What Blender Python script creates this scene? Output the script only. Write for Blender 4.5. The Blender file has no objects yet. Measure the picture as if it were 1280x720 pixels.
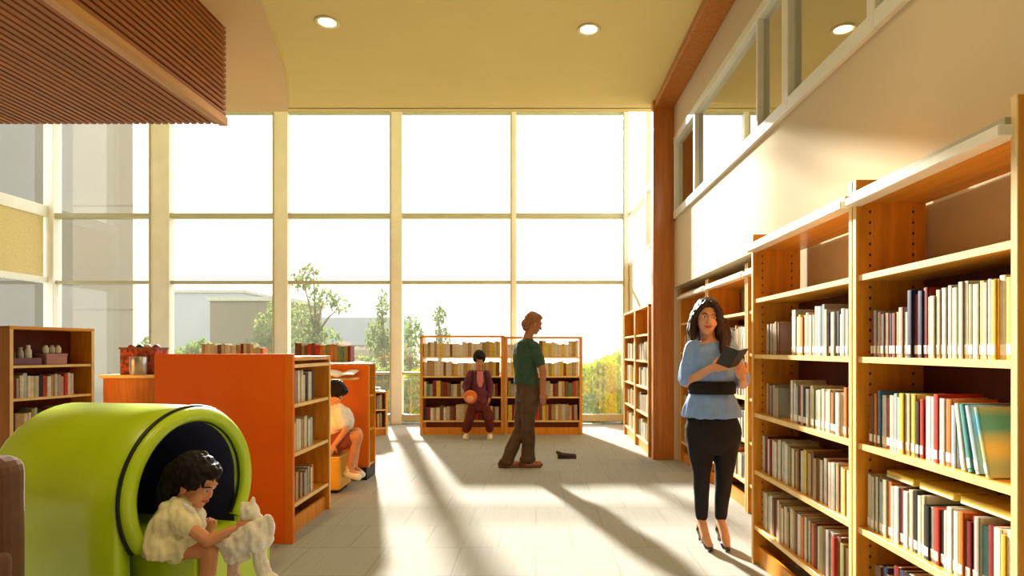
import bpy, bmesh, math, random
from mathutils import Matrix, Vector, Euler, noise
random.seed(11)
sc = bpy.context.scene
COL = sc.collection

# ------------------------------------------------------------------ camera
F = 750.0; VX = 670.0; VY = 437.0; CZ = 1.32
cam_d = bpy.data.cameras.new('camera'); cam = bpy.data.objects.new('camera', cam_d); COL.objects.link(cam)
cam.location = (0, 0, CZ); cam.rotation_euler = (math.radians(90), 0, 0)
cam_d.sensor_width = 36; cam_d.lens = F/1280*36
cam_d.shift_x = -(VX-640)/1280; cam_d.shift_y = (VY-360)/1280
cam_d.clip_start = .05; cam_d.clip_end = 500
sc.camera = cam

# ------------------------------------------------------------------ colour management
sc.view_settings.view_transform = 'Standard'; sc.view_settings.look = 'None'
sc.view_settings.gamma = 1; sc.view_settings.use_curve_mapping = False
sc.view_settings.exposure = -0.12

# ------------------------------------------------------------------ sky
SKY = 2.9; SUN = 22.0
w = bpy.data.worlds.new('sky'); sc.world = w; w.use_nodes = True
nt = w.node_tree; nt.nodes.clear()
out = nt.nodes.new('ShaderNodeOutputWorld'); bg = nt.nodes.new('ShaderNodeBackground')
tc = nt.nodes.new('ShaderNodeTexCoord'); nz = nt.nodes.new('ShaderNodeTexNoise'); rp = nt.nodes.new('ShaderNodeValToRGB')
mp = nt.nodes.new('ShaderNodeMapping'); mp.inputs['Scale'].default_value = (1, 1, 2.5)
nz.inputs['Scale'].default_value = 2.2; nz.inputs['Detail'].default_value = 4
rp.color_ramp.elements[0].position = .35; rp.color_ramp.elements[0].color = (.83, .87, .93, 1)
rp.color_ramp.elements[1].position = .6; rp.color_ramp.elements[1].color = (1, .965, .89, 1)
nt.links.new(tc.outputs['Generated'], mp.inputs[0]); nt.links.new(mp.outputs[0], nz.inputs['Vector'])
nt.links.new(nz.outputs['Fac'], rp.inputs[0]); nt.links.new(rp.outputs[0], bg.inputs['Color'])
bg.inputs['Strength'].default_value = SKY
nt.links.new(bg.outputs[0], out.inputs[0])

# ------------------------------------------------------------------ sun, low behind the window wall
sd = bpy.data.lights.new('sun', 'SUN'); so = bpy.data.objects.new('sun', sd); COL.objects.link(so)
sd.energy = SUN; sd.angle = math.radians(2.6); sd.color = (1, .94, .79)
so.rotation_euler = Vector((.30, -1, -.43)).to_track_quat('-Z', 'Y').to_euler()
so.location = (-4, 20, 10)

# ------------------------------------------------------------------ helpers
def P(px, py, y):
    return Vector(((px-VX)/F*y, y, CZ-(py-VY)/F*y))

def tag(o, label=None, cat=None, group=None, kind=None):
    if label: o['label'] = label
    if cat: o['category'] = cat
    if group: o['group'] = group
    if kind: o['kind'] = kind
    return o

def empty(name, loc=(0, 0, 0), rz=0, label=None, cat=None, group=None):
    o = bpy.data.objects.new(name, None); COL.objects.link(o)
    o.location = loc; o.rotation_euler = (0, 0, rz); o.empty_display_size = .1
    tag(o, label, cat, group); return o

class MB:
    def __init__(s): s.v = []; s.f = []; s.m = []
    def add(s, vs, fs, mi=0, M=None):
        n = len(s.v)
        for p in vs:
            p = Vector(p)
            s.v.append(M @ p if M is not None else p)
        for f in fs: s.f.append([i+n for i in f]); s.m.append(mi)
        return s
    def box(s, x0, x1, y0, y1, z0, z1, mi=0, M=None):
        vs = [(x0,y0,z0),(x1,y0,z0),(x1,y1,z0),(x0,y1,z0),(x0,y0,z1),(x1,y0,z1),(x1,y1,z1),(x0,y1,z1)]
        fs = [(0,3,2,1),(4,5,6,7),(0,1,5,4),(1,2,6,5),(2,3,7,6),(3,0,4,7)]
        return s.add(vs, fs, mi, M)
    def prism(s, pts, z0, z1, mi=0, M=None):   # pts in xy, ccw
        n = len(pts)
        vs = [(p[0], p[1], z0) for p in pts]+[(p[0], p[1], z1) for p in pts]
        fs = [tuple(reversed(range(n))), tuple(range(n, 2*n))]+[(i, (i+1) % n, n+(i+1) % n, n+i) for i in range(n)]
        return s.add(vs, fs, mi, M)
    def ring_loft(s, rings, closed=True, mi=0, M=None):
        n = len(rings[0]); vs = [p for r in rings for p in r]; fs = []
        for k in range(len(rings)-1):
            for i in range(n):
                fs.append((k*n+i, k*n+(i+1) % n, (k+1)*n+(i+1) % n, (k+1)*n+i))
        if closed:
            fs.append(tuple(reversed(range(n)))); fs.append(tuple(range((len(rings)-1)*n, len(rings)*n)))
        return s.add(vs, fs, mi, M)
    def ell(s, c, r, R=None, n=14, m=9, mi=0):
        c = Vector(c); vs = []; fs = []
        R3 = R if R is not None else Matrix.Identity(3)
        vs.append(c+R3 @ Vector((0, 0, r[2])))
        for j in range(1, m):
            t = math.pi*j/m
            for i in range(n):
                a = 2*math.pi*i/n
                vs.append(c+R3 @ Vector((r[0]*math.sin(t)*math.cos(a), r[1]*math.sin(t)*math.sin(a), r[2]*math.cos(t))))
        vs.append(c+R3 @ Vector((0, 0, -r[2])))
        for i in range(n): fs.append((0, 1+i, 1+(i+1) % n))
        for j in range(m-2):
            for i in range(n):
                fs.append((1+j*n+i, 1+(j+1)*n+i, 1+(j+1)*n+(i+1) % n, 1+j*n+(i+1) % n))
        L = len(vs)-1
        for i in range(n): fs.append((L, 1+(m-2)*n+(i+1) % n, 1+(m-2)*n+i))
        return s.add(vs, fs, mi)
    def cap(s, a, b, ra, rb, n=12, mi=0, flat=None):
        """tapered capsule a->b ; flat=(dir, factor) squashes along dir"""
        a = Vector(a); b = Vector(b); d = (b-a)
        if d.length < 1e-6: d = Vector((0, 0, 1e-4))
        d.normalize()
        u = d.orthogonal().normalized(); v = d.cross(u)
        if flat:
            u = (Vector(flat[0])-d*d.dot(Vector(flat[0]))).normalized(); v = d.cross(u); ku = flat[1]
        else: ku = 1
        rings = []
        def ring(c, r): return [c+u*(math.cos(2*math.pi*i/n)*r*ku)+v*(math.sin(2*math.pi*i/n)*r) for i in range(n)]
        for t in (80, 55, 28): rings.append(ring(a-d*(ra*math.sin(math.radians(t))), ra*math.cos(math.radians(t))))
        rings.append(ring(a, ra)); rings.append(ring(b, rb))
        for t in (28, 55, 80): rings.append(ring(b+d*(rb*math.sin(math.radians(t))), rb*math.cos(math.radians(t))))
        return s.ring_loft(rings, True, mi)
    def chain(s, pts, rs, n=10, mi=0, flat=None):
        for i in range(len(pts)-1): s.cap(pts[i], pts[i+1], rs[i], rs[i+1], n, mi, flat)
        return s
    def tube(s, pts, r, n=8, mi=0):
        rings = []
        pts = [Vector(p) for p in pts]
        u = None
        for k, p in enumerate(pts):
            d = (pts[min(k+1, len(pts)-1)]-pts[max(k-1, 0)]).normalized()
            if u is None: u = d.orthogonal()
            u = (u-d*u.dot(d)).normalized(); v = u.cross(d)
            rr = r[k] if isinstance(r, (list, tuple)) else r
            rings.append([p+u*(math.cos(2*math.pi*i/n)*rr)+v*(math.sin(2*math.pi*i/n)*rr) for i in range(n)])
        return s.ring_loft(rings, True, mi)
    def loft(s, secs, n=20, mi=0):
        """secs: (centre, right vec, forward vec) ellipse half axes as vectors"""
        rings = []
        for c, u, v in secs:
            c = Vector(c); u = Vector(u); v = Vector(v)
            rings.append([c+u*math.cos(2*math.pi*i/n)+v*math.sin(2*math.pi*i/n) for i in range(n)])
        return s.ring_loft(rings, True, mi)

def fixn(me):
    bm = bmesh.new(); bm.from_mesh(me); bmesh.ops.recalc_face_normals(bm, faces=bm.faces); bm.to_mesh(me); bm.free()

def obj(name, mb, mats, parent=None, smooth=False, bevel=0, label=None, cat=None, group=None, kind=None, loc=None, rot=None, seg=1):
    me = bpy.data.meshes.new(name)
    me.from_pydata([tuple(v) for v in mb.v], [], mb.f)
    if not isinstance(mats, (list, tuple)): mats = [mats]
    for m in mats: me.materials.append(m)
    for p, mi in zip(me.polygons, mb.m): p.material_index = mi; p.use_smooth = smooth
    fixn(me); me.update()
    o = bpy.data.objects.new(name, me); COL.objects.link(o)
    if parent is not None: o.parent = parent
    if loc is not None: o.location = loc
    if rot is not None: o.rotation_euler = rot
    if bevel:
        b = o.modifiers.new('b', 'BEVEL'); b.width = bevel; b.segments = seg; b.limit_method = 'ANGLE'
    return tag(o, label, cat, group, kind)

def soft(name, mb, mat, parent=None, voxel=.006, it=4, label=None, cat=None, wrinkle=0, wscale=12):
    """one continuous surface out of overlapping closed volumes"""
    me = bpy.data.meshes.new('tmp'); me.from_pydata([tuple(v) for v in mb.v], [], mb.f); fixn(me)
    t = bpy.data.objects.new('tmp', me); COL.objects.link(t)
    r = t.modifiers.new('r', 'REMESH'); r.mode = 'VOXEL'; r.voxel_size = voxel
    s = t.modifiers.new('s', 'SMOOTH'); s.iterations = it; s.factor = .5
    dg = bpy.context.evaluated_depsgraph_get(); dg.update()
    ev = t.evaluated_get(dg); m2 = bpy.data.meshes.new_from_object(ev)
    bpy.data.objects.remove(t); bpy.data.meshes.remove(me)
    m2.name = name; m2.materials.clear(); m2.materials.append(mat)
    for p in m2.polygons: p.use_smooth = True
    if wrinkle:
        nn = [(v.co+v.normal*wrinkle*(noise.noise(Vector((v.co.x*wscale*1.6, v.co.y*wscale*1.6, v.co.z*wscale*.7))))) for v in m2.vertices]
        for v, c in zip(m2.vertices, nn): v.co = c
    o = bpy.data.objects.new(name, m2); COL.objects.link(o)
    if parent is not None:
        o.parent = parent
        o.matrix_parent_inverse = (Matrix.Translation(parent.location) @ parent.rotation_euler.to_matrix().to_4x4()).inverted()
    return tag(o, label, cat)

# ------------------------------------------------------------------ materials
def mat(name, col, rough=.6, var=.06, scale=6, stretch=(1, 1, 1), bump=0, spec=.3, metal=0, detail=4, col2=None, coat=0, sheen=0):
    m = bpy.data.materials.new(name); m.use_nodes = True; nt = m.node_tree; b = nt.nodes['Principled BSDF']
    b.inputs['Roughness'].default_value = rough; b.inputs['Metallic'].default_value = metal
    b.inputs['Specular IOR Level'].default_value = spec
    if coat: b.inputs['Coat Weight'].default_value = coat
    if sheen: b.inputs['Sheen Weight'].default_value = sheen
    tc = nt.nodes.new('ShaderNodeTexCoord'); mp = nt.nodes.new('ShaderNodeMapping'); mp.inputs['Scale'].default_value = stretch
    nz = nt.nodes.new('ShaderNodeTexNoise'); nz.inputs['Scale'].default_value = scale; nz.inputs['Detail'].default_value = detail
    rp = nt.nodes.new('ShaderNodeValToRGB')
    c2 = col2 or tuple(max(0, c*(1-var*2.2)) for c in col); c1 = col if col2 else tuple(min(1, c*(1+var)) for c in col)
    rp.color_ramp.elements[0].position = .3; rp.color_ramp.elements[0].color = (*c2, 1)
    rp.color_ramp.elements[1].position = .7; rp.color_ramp.elements[1].color = (*c1, 1)
    L = nt.links.new
    L(tc.outputs['Object'], mp.inputs[0]); L(mp.outputs[0], nz.inputs['Vector']); L(nz.outputs['Fac'], rp.inputs[0]); L(rp.outputs[0], b.inputs['Base Color'])
    if bump:
        bp = nt.nodes.new('ShaderNodeBump'); bp.inputs['Strength'].default_value = bump; bp.inputs['Distance'].default_value = .01
        L(nz.outputs['Fac'], bp.inputs['Height']); L(bp.outputs[0], b.inputs['Normal'])
    return m
def emis(name, col, s):
    m = bpy.data.materials.new(name); m.use_nodes = True; nt = m.node_tree; nt.nodes.clear()
    e = nt.nodes.new('ShaderNodeEmission'); e.inputs[0].default_value = (*col, 1); e.inputs[1].default_value = s
    o = nt.nodes.new('ShaderNodeOutputMaterial'); nt.links.new(e.outputs[0], o.inputs[0]); return m
def glass(name, veil=.06, gloss=.06, tint=(1, 1, 1), veilcol=(.95, .95, .85), rough=0.0):
    m = bpy.data.materials.new(name); m.use_nodes = True; nt = m.node_tree; nt.nodes.clear(); L = nt.links.new
    o = nt.nodes.new('ShaderNodeOutputMaterial'); t = nt.nodes.new('ShaderNodeBsdfTransparent'); t.inputs[0].default_value = (*tint, 1)
    g = nt.nodes.new('ShaderNodeBsdfGlossy'); g.inputs['Roughness'].default_value = rough; g.inputs[0].default_value = (.95, .95, .9, 1)
    tr = nt.nodes.new('ShaderNodeBsdfTranslucent'); tr.inputs[0].default_value = (*veilcol, 1)
    m1 = nt.nodes.new('ShaderNodeMixShader'); m1.inputs[0].default_value = veil
    m2 = nt.nodes.new('ShaderNodeMixShader'); m2.inputs[0].default_value = gloss
    L(t.outputs[0], m1.inputs[1]); L(tr.outputs[0], m1.inputs[2]); L(m1.outputs[0], m2.inputs[1]); L(g.outputs[0], m2.inputs[2]); L(m2.outputs[0], o.inputs[0])
    return m

M = {}
M['wood'] = mat('maple_wood', (.80, .32, .022), .38, .10, 5, (6, 6, .7), spec=.4, coat=.15)
M['wood_shelf'] = mat('maple_shelf', (.78, .36, .04), .36, .09, 5, (.7, 5, 5), spec=.4, coat=.15)
M['wood_edge'] = mat('pale_edge_band', (.92, .66, .28), .4, .05, 8)
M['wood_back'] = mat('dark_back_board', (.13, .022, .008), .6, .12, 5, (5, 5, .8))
M['wood_post'] = mat('cherry_wood', (.50, .17, .03), .4, .10, 4, (8, 8, .5), coat=.2)
M['wood_box'] = mat('slatted_wood', (.36, .115, .022), .45, .13, 3, (8, .35, 8), bump=.1)
M['wood_strip'] = mat('pale_wood_strip', (.56, .29, .09), .4, .08, 4, (6, .5, 6))
M['orange'] = mat('orange_laminate', (.95, .125, .003), .42, .04, 2, spec=.35)
M['orange_far'] = mat('orange_panel_laminate', (.86, .17, .008), .45, .04, 2)
M['carpet'] = None
M['canopy'] = mat('white_canopy_edge', (.93, .88, .70), .4)
M['plinth'] = mat('black_plinth', (.012, .011, .016), .6)
M['wall'] = mat('cream_paint', (.66, .55, .36), .8, .02, 1.5)
M['ceil'] = mat('ceiling_paint', (.74, .63, .28), .85, .02, .8)
M['ceil_panel'] = mat('ceiling_panel_paint', (.72, .54, .30), .85, .02, .8)
M['frame'] = mat('pale_aluminium', (.80, .80, .70), .35, .03, 4, spec=.5)
M['frame_olive'] = mat('olive_aluminium', (.46, .44, .28), .4, .04, 4, spec=.5)
M['glass'] = glass('window_glass', .012, .05)
M['glass_side'] = glass('corridor_glass', .0, .62, (.75, .7, .6))
M['corridor'] = mat('corridor_wall', (.34, .27, .17), .8)
M['blind'] = mat('tan_roller_blind', (.66, .54, .26), .8, .05, 40)
M['metal'] = mat('grey_metal', (.45, .45, .44), .35, .05, metal=.8)
M['white'] = mat('white_paper', (.88, .86, .80), .6, .03)
M['page'] = mat('book_pages', (.84, .79, .66), .8, .08, 40, (1, 1, 12))
M['label'] = mat('spine_sticker', (.9, .88, .82), .5, .02)

def pegs():
    m = mat('peg_holes', (.66, .30, .05), .5); nt = m.node_tree; L = nt.links.new; b = nt.nodes['Principled BSDF']
    tc = nt.nodes.new('ShaderNodeTexCoord'); sp = nt.nodes.new('ShaderNodeSeparateXYZ'); a = nt.nodes.new('ShaderNodeMath'); a.operation = 'MULTIPLY'; a.inputs[1].default_value = 1/.045
    f = nt.nodes.new('ShaderNodeMath'); f.operation = 'FRACT'; g_ = nt.nodes.new('ShaderNodeMath'); g_.operation = 'LESS_THAN'; g_.inputs[1].default_value = .24
    mx = nt.nodes.new('ShaderNodeMix'); mx.data_type = 'RGBA'; mx.inputs['A'].default_value = (.66, .30, .05, 1); mx.inputs['B'].default_value = (.02, .01, .01, 1)
    L(tc.outputs['Object'], sp.inputs[0]); L(sp.outputs['Z'], a.inputs[0]); L(a.outputs[0], f.inputs[0]); L(f.outputs[0], g_.inputs[0]); L(g_.outputs[0], mx.inputs['Factor']); L(mx.outputs['Result'], b.inputs['Base Color'])
    return m
M['pegs'] = pegs()
# carpet: grey loop pile with tile lines
def carpet():
    m = bpy.data.materials.new('grey_carpet'); m.use_nodes = True; nt = m.node_tree; b = nt.nodes['Principled BSDF']; L = nt.links.new
    b.inputs['Roughness'].default_value = .95; b.inputs['Specular IOR Level'].default_value = .1
    tc = nt.nodes.new('ShaderNodeTexCoord')
    n1 = nt.nodes.new('ShaderNodeTexNoise'); n1.inputs['Scale'].default_value = 90; n1.inputs['Detail'].default_value = 3
    mp = nt.nodes.new('ShaderNodeMapping'); mp.inputs['Scale'].default_value = (14, .8, 1)
    n2 = nt.nodes.new('ShaderNodeTexNoise'); n2.inputs['Scale'].default_value = 3
    br = nt.nodes.new('ShaderNodeTexBrick'); br.inputs['Scale'].default_value = 1; br.offset = .5
    br.inputs['Brick Width'].default_value = .5; br.inputs['Row Height'].default_value = .5; br.inputs['Mortar Size'].default_value = .006
    br.inputs['Color1'].default_value = (.39, .395, .375, 1); br.inputs['Color2'].default_value = (.42, .42, .395, 1); br.inputs['Mortar'].default_value = (.34, .345, .33, 1)
    r1 = nt.nodes.new('ShaderNodeValToRGB'); r1.color_ramp.elements[0].color = (.72, .72, .72, 1); r1.color_ramp.elements[1].color = (1.1, 1.1, 1.1, 1)
    mx = nt.nodes.new('ShaderNodeMix'); mx.data_type = 'RGBA'; mx.blend_type = 'MULTIPLY'; mx.inputs[0].default_value = 1
    add = nt.nodes.new('ShaderNodeMath'); add.operation = 'ADD'
    hf = nt.nodes.new('ShaderNodeMath'); hf.operation = 'MULTIPLY'; hf.inputs[1].default_value = .5
    L(tc.outputs['Object'], n1.inputs['Vector']); L(tc.outputs['Object'], mp.inputs[0]); L(mp.outputs[0], n2.inputs['Vector']); L(tc.outputs['Object'], br.inputs['Vector'])
    L(n1.outputs['Fac'], add.inputs[0]); L(n2.outputs['Fac'], add.inputs[1]); L(add.outputs[0], hf.inputs[0]); L(hf.outputs[0], r1.inputs[0])
    L(br.outputs['Color'], mx.inputs['A']); L(r1.outputs[0], mx.inputs['B']); L(mx.outputs['Result'], b.inputs['Base Color'])
    bp = nt.nodes.new('ShaderNodeBump'); bp.inputs['Strength'].default_value = .3; bp.inputs['Distance'].default_value = .004
    L(n1.outputs['Fac'], bp.inputs['Height']); L(bp.outputs[0], b.inputs['Normal'])
    return m
M['carpet'] = carpet()

# ------------------------------------------------------------------ the setting
WX = 1.65; YW = 10.7; XL = -8.63; ZC = 4.30; YC = 7.42; ZT = 6.3
obj('floor', MB().box(XL-.1, 2.8, -3, YW+.1, -.1, 0), M['carpet'], kind='structure')
obj('ceiling', MB().box(XL-.1, 2.8, -3, YC, ZC, ZC+.12).box(XL-.1, 2.8, YC-.02, YC+.1, ZC, ZT+.1).box(XL-.1, 2.8, YC-.02, YW+.2, ZT, ZT+.15), M['ceil'], kind='structure')
# lower ceiling panel with a slanted side
a, b, c = P(325, 0, 5.08), P(357, 90, 6.4), P(360, 138, 7.40)
pts = [(-1.9, 3.6), (a.x, a.y), (b.x, b.y), (c.x, 7.41), (XL, 7.41), (XL, 3.6)]
obj('trim_1', MB().prism(pts, ZC-.035, ZC+.01), M['ceil_panel'], kind='structure')
# right wall: near part solid, alcove for the recessed cases, solid upper part
wr = MB()
wr.box(WX, 2.10, -3, 3.78, 0, 2.06)                 # behind the near cases
wr.box(2.04, 2.10, 3.78, 7.17, 0, 2.06)             # back of alcove
wr.box(WX, 2.10, 7.17, YW, 0, 2.06)
wr.box(WX, 2.10, -3, YW, 2.06, 2.80)
wr.box(WX, 1.80, -3, 7.30, 2.80, 2.88)
wr.box(WX, 1.80, -3, 7.30, 3.80, ZC)
wr.box(WX, 1.80, 7.08, 7.30, 2.85, 3.85)
obj('wall_right', wr, M['wall'], kind='structure')
cw = MB()
cw.box(2.9, 3.0, -3, 7.3, 2.5, 4.4).box(1.8, 3.0, -3, 7.3, 4.3, 4.4).box(1.8, 3.0, -3, 7.3, 2.75, 2.8).box(1.8, 3.0, 7.25, 7.3, 2.8, 4.3)
obj('wall_corridor', cw, M['corridor'], kind='structure')
obj('wall_left', MB().box(XL-.12, XL, -3, 9.0, 0, ZT), M['wall'], kind='structure')
obj('wall_back', MB().box(XL-.1, 2.8, -3.1, -3, 0, ZC), M['wall'], kind='structure')
obj('baseboard_right', MB().box(WX-.012, WX, 7.35, YW, 0, .09), M['wood_post'], kind='structure')
# brown post and ceiling beam
col_r = empty('wooden_post', (1.53, 7.22, 0), 0, 'tall reddish wooden post beyond the woman, its beam running along the ceiling', 'post')
obj('post', MB().box(-.13, .12, -.05, .08, 0, ZC), M['wood_post'], col_r, bevel=.004)
obj('ceiling_beam', MB().box(-.11, .12, -9.5, -.05, ZC-.09, ZC), M['wood_post'], col_r, bevel=.004)

# ---- window wall
mull = [(-8.63, .17), (-6.66, .33), (-4.52, .24), (-2.47, .19), (-.39, .08), (1.60, .08)]
rails = [(.02, .14, .14), (2.49, .055, .09), (3.66, .10, .16), (.89, .04, .06)]
def wbar(mb, x0, x1, z0, z1, d=.14): mb.box(x0, x1, YW-d/2, YW+d/2, z0, z1)
for i in range(5):
    x0, wa = mull[i]; x1, wb = mull[i+1]
    fr = MB(); ol = MB()
    wbar(fr, x1-wb/2, x1+wb/2, 0, ZT, .16)
    if i == 0: wbar(fr, x0-.08, x0+.10, 0, ZT, .2)
    xa, xb = x0+wa/2, x1-wb/2
    wn = obj('window_%d' % (i+1), fr, M['frame'], kind='structure', bevel=.006)
    wbar(ol, xa, xb, 3.66, 3.74, .14); wbar(ol, xa, xb, 2.49, 2.545, .10); wbar(ol, xa, xb, .05, .17, .16)
    wbar(ol, xa, xb, 5.52, 5.6, .12)
    wbar(ol, x1-wb/2-.025, x1-wb/2, 0, ZT, .19)
    if i in (3,): wbar(ol, xa, xb, .87, .92, .1)
    if i in (2, 1): wbar(ol, xa, xb, .87, .92, .1)
    obj('window_frame', ol, M['frame_olive'], wn, bevel=.004)
    gl = MB(); gl.box(xa-.01, xb+.01, YW-.004, YW+.004, .1, ZT)
    obj('pane', gl, M['glass'], wn)
# upper glazing of right wall beyond the post
wn = obj('window_6', MB().box(WX, WX+.10, 7.3, YW, 2.80, 2.86).box(WX, WX+.1, 7.3, YW, 3.68, 3.75).box(WX, WX+.12, 9.0, 9.08, 2.8, ZT), M['frame'], kind='structure')
obj('pane', MB().box(WX+.04, WX+.048, 7.3, YW, 2.84, ZT), M['glass'], wn)
# left wall window (corner of the glass wall)
wn = obj('window_7', MB().box(XL-.14, XL, 9.0, YW, 3.66, 3.86).box(XL-.14, XL, 9.0, YW, 2.50, 2.60).box(XL-.14, XL, 9.0, YW, 0, .15).box(XL-.14, XL+.02, 9.0, 9.15, 0, ZT), M['frame'], kind='structure', bevel=.006)
obj('pane', MB().box(XL-.07, XL-.062, 9.1, YW-.05, .1, ZT), M['glass'], wn)
obj('roller_blind', MB().box(XL-.05, XL-.035, 9.15, YW-.15, 2.60, 3.66), M['blind'], wn)
# clerestory in the right wall
ys = [7.08, 6.15, 4.40, 3.87, 2.88, 1.7, .5, -.8, -3]
for i in range(len(ys)-1):
    y1, y0 = ys[i], ys[i+1]
    fr = MB(); X0, X1 = WX-.03, WX+.07
    fr.box(X0, X1, y0, y1, 2.86, 2.95).box(X0, X1, y0, y1, 3.74, 3.82)
    th = {0: .05, 1: .03, 2: .10, 3: .07}.get(i, .06)
    fr.box(X0+.004, X1-.004, y0, y0+th, 2.94, 3.75)
    if i == 0: fr.box(X0+.004, X1-.004, y1-.06, y1, 2.94, 3.75)
    wn = obj('window_%d' % (8+i), fr, M['frame'], kind='structure', bevel=.004)
    obj('pane', MB().box(WX+.02, WX+.028, y0+th, y1, 2.9, 3.8), M['glass_side'], wn)

# ------------------------------------------------------------------ slatted wooden ceiling box
bx = empty('wooden_ceiling_box', (-2.84, 5.5, 3.4), 0, 'large slatted wooden box hanging from the ceiling at the upper left', 'ceiling panel')
core = MB().box(-5.6, -.03, -6.5, 0, .0, .90)
obj('box_core', core, M['wood_box'], bx)
sl = MB(); n = 17
for k in range(n):
    z = .05+k*(.85/n); sl.box(-.03, 0, -6.5, .0, z+.008, z+.85/n-.010)
obj('side_slats', sl, M['wood_box'], bx, bevel=.003)
bs = MB(); n = 84
for k in range(n):
    x = -5.55+k*(5.5/n); bs.box(x+.012, x+5.5/n-.012, -6.5, -.02, -.022, .0)
o = obj('bottom_slats', bs, M['wood_box'], bx)
obj('edge_strip', MB().box(-.06, .012, -6.5, .01, -.03, .05), M['wood_strip'], bx, bevel=.003)

# ------------------------------------------------------------------ downlights
M['lamp'] = emis('lamp_glow', (1, .85, .5), 14)
M['lamp_ring'] = mat('lamp_ring', (.85, .72, .4), .4)
LIGHTS = []
for px, py, lb in [(409, 27, 'left one of the two round recessed ceiling lights'), (736, 36, 'right one of the two round recessed ceiling lights')]:
    y = (ZC-CZ)*F/(VY-py); LIGHTS.append((Vector(((px-VX)/F*y, y, ZC)), 60, lb))
for x, y, e, lb in [(-1.9, 1.6, 130, 'added unseen fill light above the reading pod, nearer than the visible pair'), (.3, 2.0, 110, 'added unseen fill light above the near aisle, nearer than the visible pair')]:  # unseen fill lights, added to warm and brighten the foreground
    LIGHTS.append((Vector((x, y, ZC)), e, lb))
for p, energy, lb in LIGHTS:
    r = empty('ceiling_light', p, 0, lb, 'ceiling light', 'recessed ceiling lights')
    ring = MB(); N = 28
    rg = []
    for (rr, zz) in [(.075, -.002), (.105, -.002), (.11, -.010), (.085, -.014), (.075, -.006)]:
        rg.append([Vector((rr*math.cos(2*math.pi*i/N), rr*math.sin(2*math.pi*i/N), zz)) for i in range(N)])
    rg.append(rg[0]); ring.ring_loft(rg, False)
    obj('light_ring', ring, M['lamp_ring'], r, smooth=True)
    d = MB(); d.prism([(.076*math.cos(2*math.pi*i/N), .076*math.sin(2*math.pi*i/N)) for i in range(N)], -.006, -.001)
    obj('lamp_disc', d, M['lamp'], r)
    ld = bpy.data.lights.new('downlight', 'SPOT'); lo = bpy.data.objects.new('downlight', ld); COL.objects.link(lo)
    ld.energy = energy; ld.color = (1, .78, .42); ld.spot_size = math.radians(120); ld.spot_blend = .7; ld.shadow_soft_size = .06
    lo.location = p+Vector((0, 0, -.03))

# ------------------------------------------------------------------ outdoors
M['ground'] = mat('pale_paving', (.25, .26, .18), .9, .08, .3)
M['lawn'] = mat('lawn', (.16, .20, .05), .95, .2, 2)
M['bld_tan'] = mat('tan_render', (.20, .175, .125), .9, .04, .5)
M['bld_dark'] = mat('brown_render', (.135, .12, .085), .9, .05, .5)
M['bld_white'] = mat('pale_render', (.36, .38, .41), .9, .03, .5)
M['bld_cap'] = mat('parapet_paint', (.45, .44, .38), .8)
M['seam'] = mat('render_seam', (.15, .13, .09), .9)
M['bark'] = mat('bark', (.22, .16, .09), .9, .2, 12)
def leafmat(n, c):
    m = bpy.data.materials.new(n); m.use_nodes = True; nt = m.node_tree; nt.nodes.clear(); L = nt.links.new
    o = nt.nodes.new('ShaderNodeOutputMaterial'); d = nt.nodes.new('ShaderNodeBsdfDiffuse'); t = nt.nodes.new('ShaderNodeBsdfTranslucent')
    mx = nt.nodes.new('ShaderNodeMixShader'); mx.inputs[0].default_value = .5
    tc = nt.nodes.new('ShaderNodeTexCoord'); nz = nt.nodes.new('ShaderNodeTexNoise'); nz.inputs['Scale'].default_value = 2.5
    rp = nt.nodes.new('ShaderNodeValToRGB'); rp.color_ramp.elements[0].position = .35; rp.color_ramp.elements[1].position = .65
    rp.color_ramp.elements[0].color = (c[0]*.6, c[1]*.7, c[2]*.6, 1); rp.color_ramp.elements[1].color = (*c, 1)
    L(tc.outputs['Object'], nz.inputs['Vector']); L(nz.outputs['Fac'], rp.inputs[0])
    L(rp.outputs[0], d.inputs[0]); L(rp.outputs[0], t.inputs[0]); L(d.outputs[0], mx.inputs[1]); L(t.outputs[0], mx.inputs[2]); L(mx.outputs[0], o.inputs[0])
    return m
M['leaf_tree'] = leafmat('hazy_leaves', (.24, .28, .11))
M['leaf_bush'] = leafmat('bright_leaves', (.38, .48, .03))
M['leaf_dark'] = leafmat('green_leaves', (.20, .27, .08))
obj('ground_outside', MB().box(-70, 60, YW+.15, 120, -.3, -.12), M['ground'], kind='structure')
obj('lawn_outside', MB().box(-30, 30, 13, 60, -.12, -.08), M['lawn'], kind='structure')

t = empty('building', (-10.7, 15, 0), 0, 'tall tan rendered building just outside the left of the glass wall', 'building')
obj('wall', MB().prism([(-.88, 0), (.62, 0), (.25, .7), (-.88, .7)], -.12, 12), M['bld_tan'], t)
obj('side_wing', MB().box(-4.5, -.70, .7, 1.2, -.12, 12), M['bld_dark'], t)
obj('seam', MB().box(-.885, .625, -.01, .01, 2.3, 2.34).box(-.885, .625, -.01, .01, 4.9, 4.94), M['seam'], t)
t = empty('building', (-14.6, 30, 0), 0, 'low beige box building with a white parapet behind the hazy trees', 'building')
obj('wall', MB().box(-1.7, 2.1, 0, 5, -.12, 3.75), M['bld_tan'], t)
obj('parapet', MB().box(-1.85, 2.2, -.1, 5, 3.75, 3.95), M['bld_cap'], t)
t = empty('building', (-22.5, 42, 0), 0, 'pale white building far off beyond the left mullion', 'building')
obj('wall', MB().box(-3, 2.0, 0, 5, -.12, 5.3), M['bld_white'], t)
obj('roof', MB().box(-3.1, 2.1, -.1, 5, 5.3, 5.5), M['bld_cap'], t)
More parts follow.
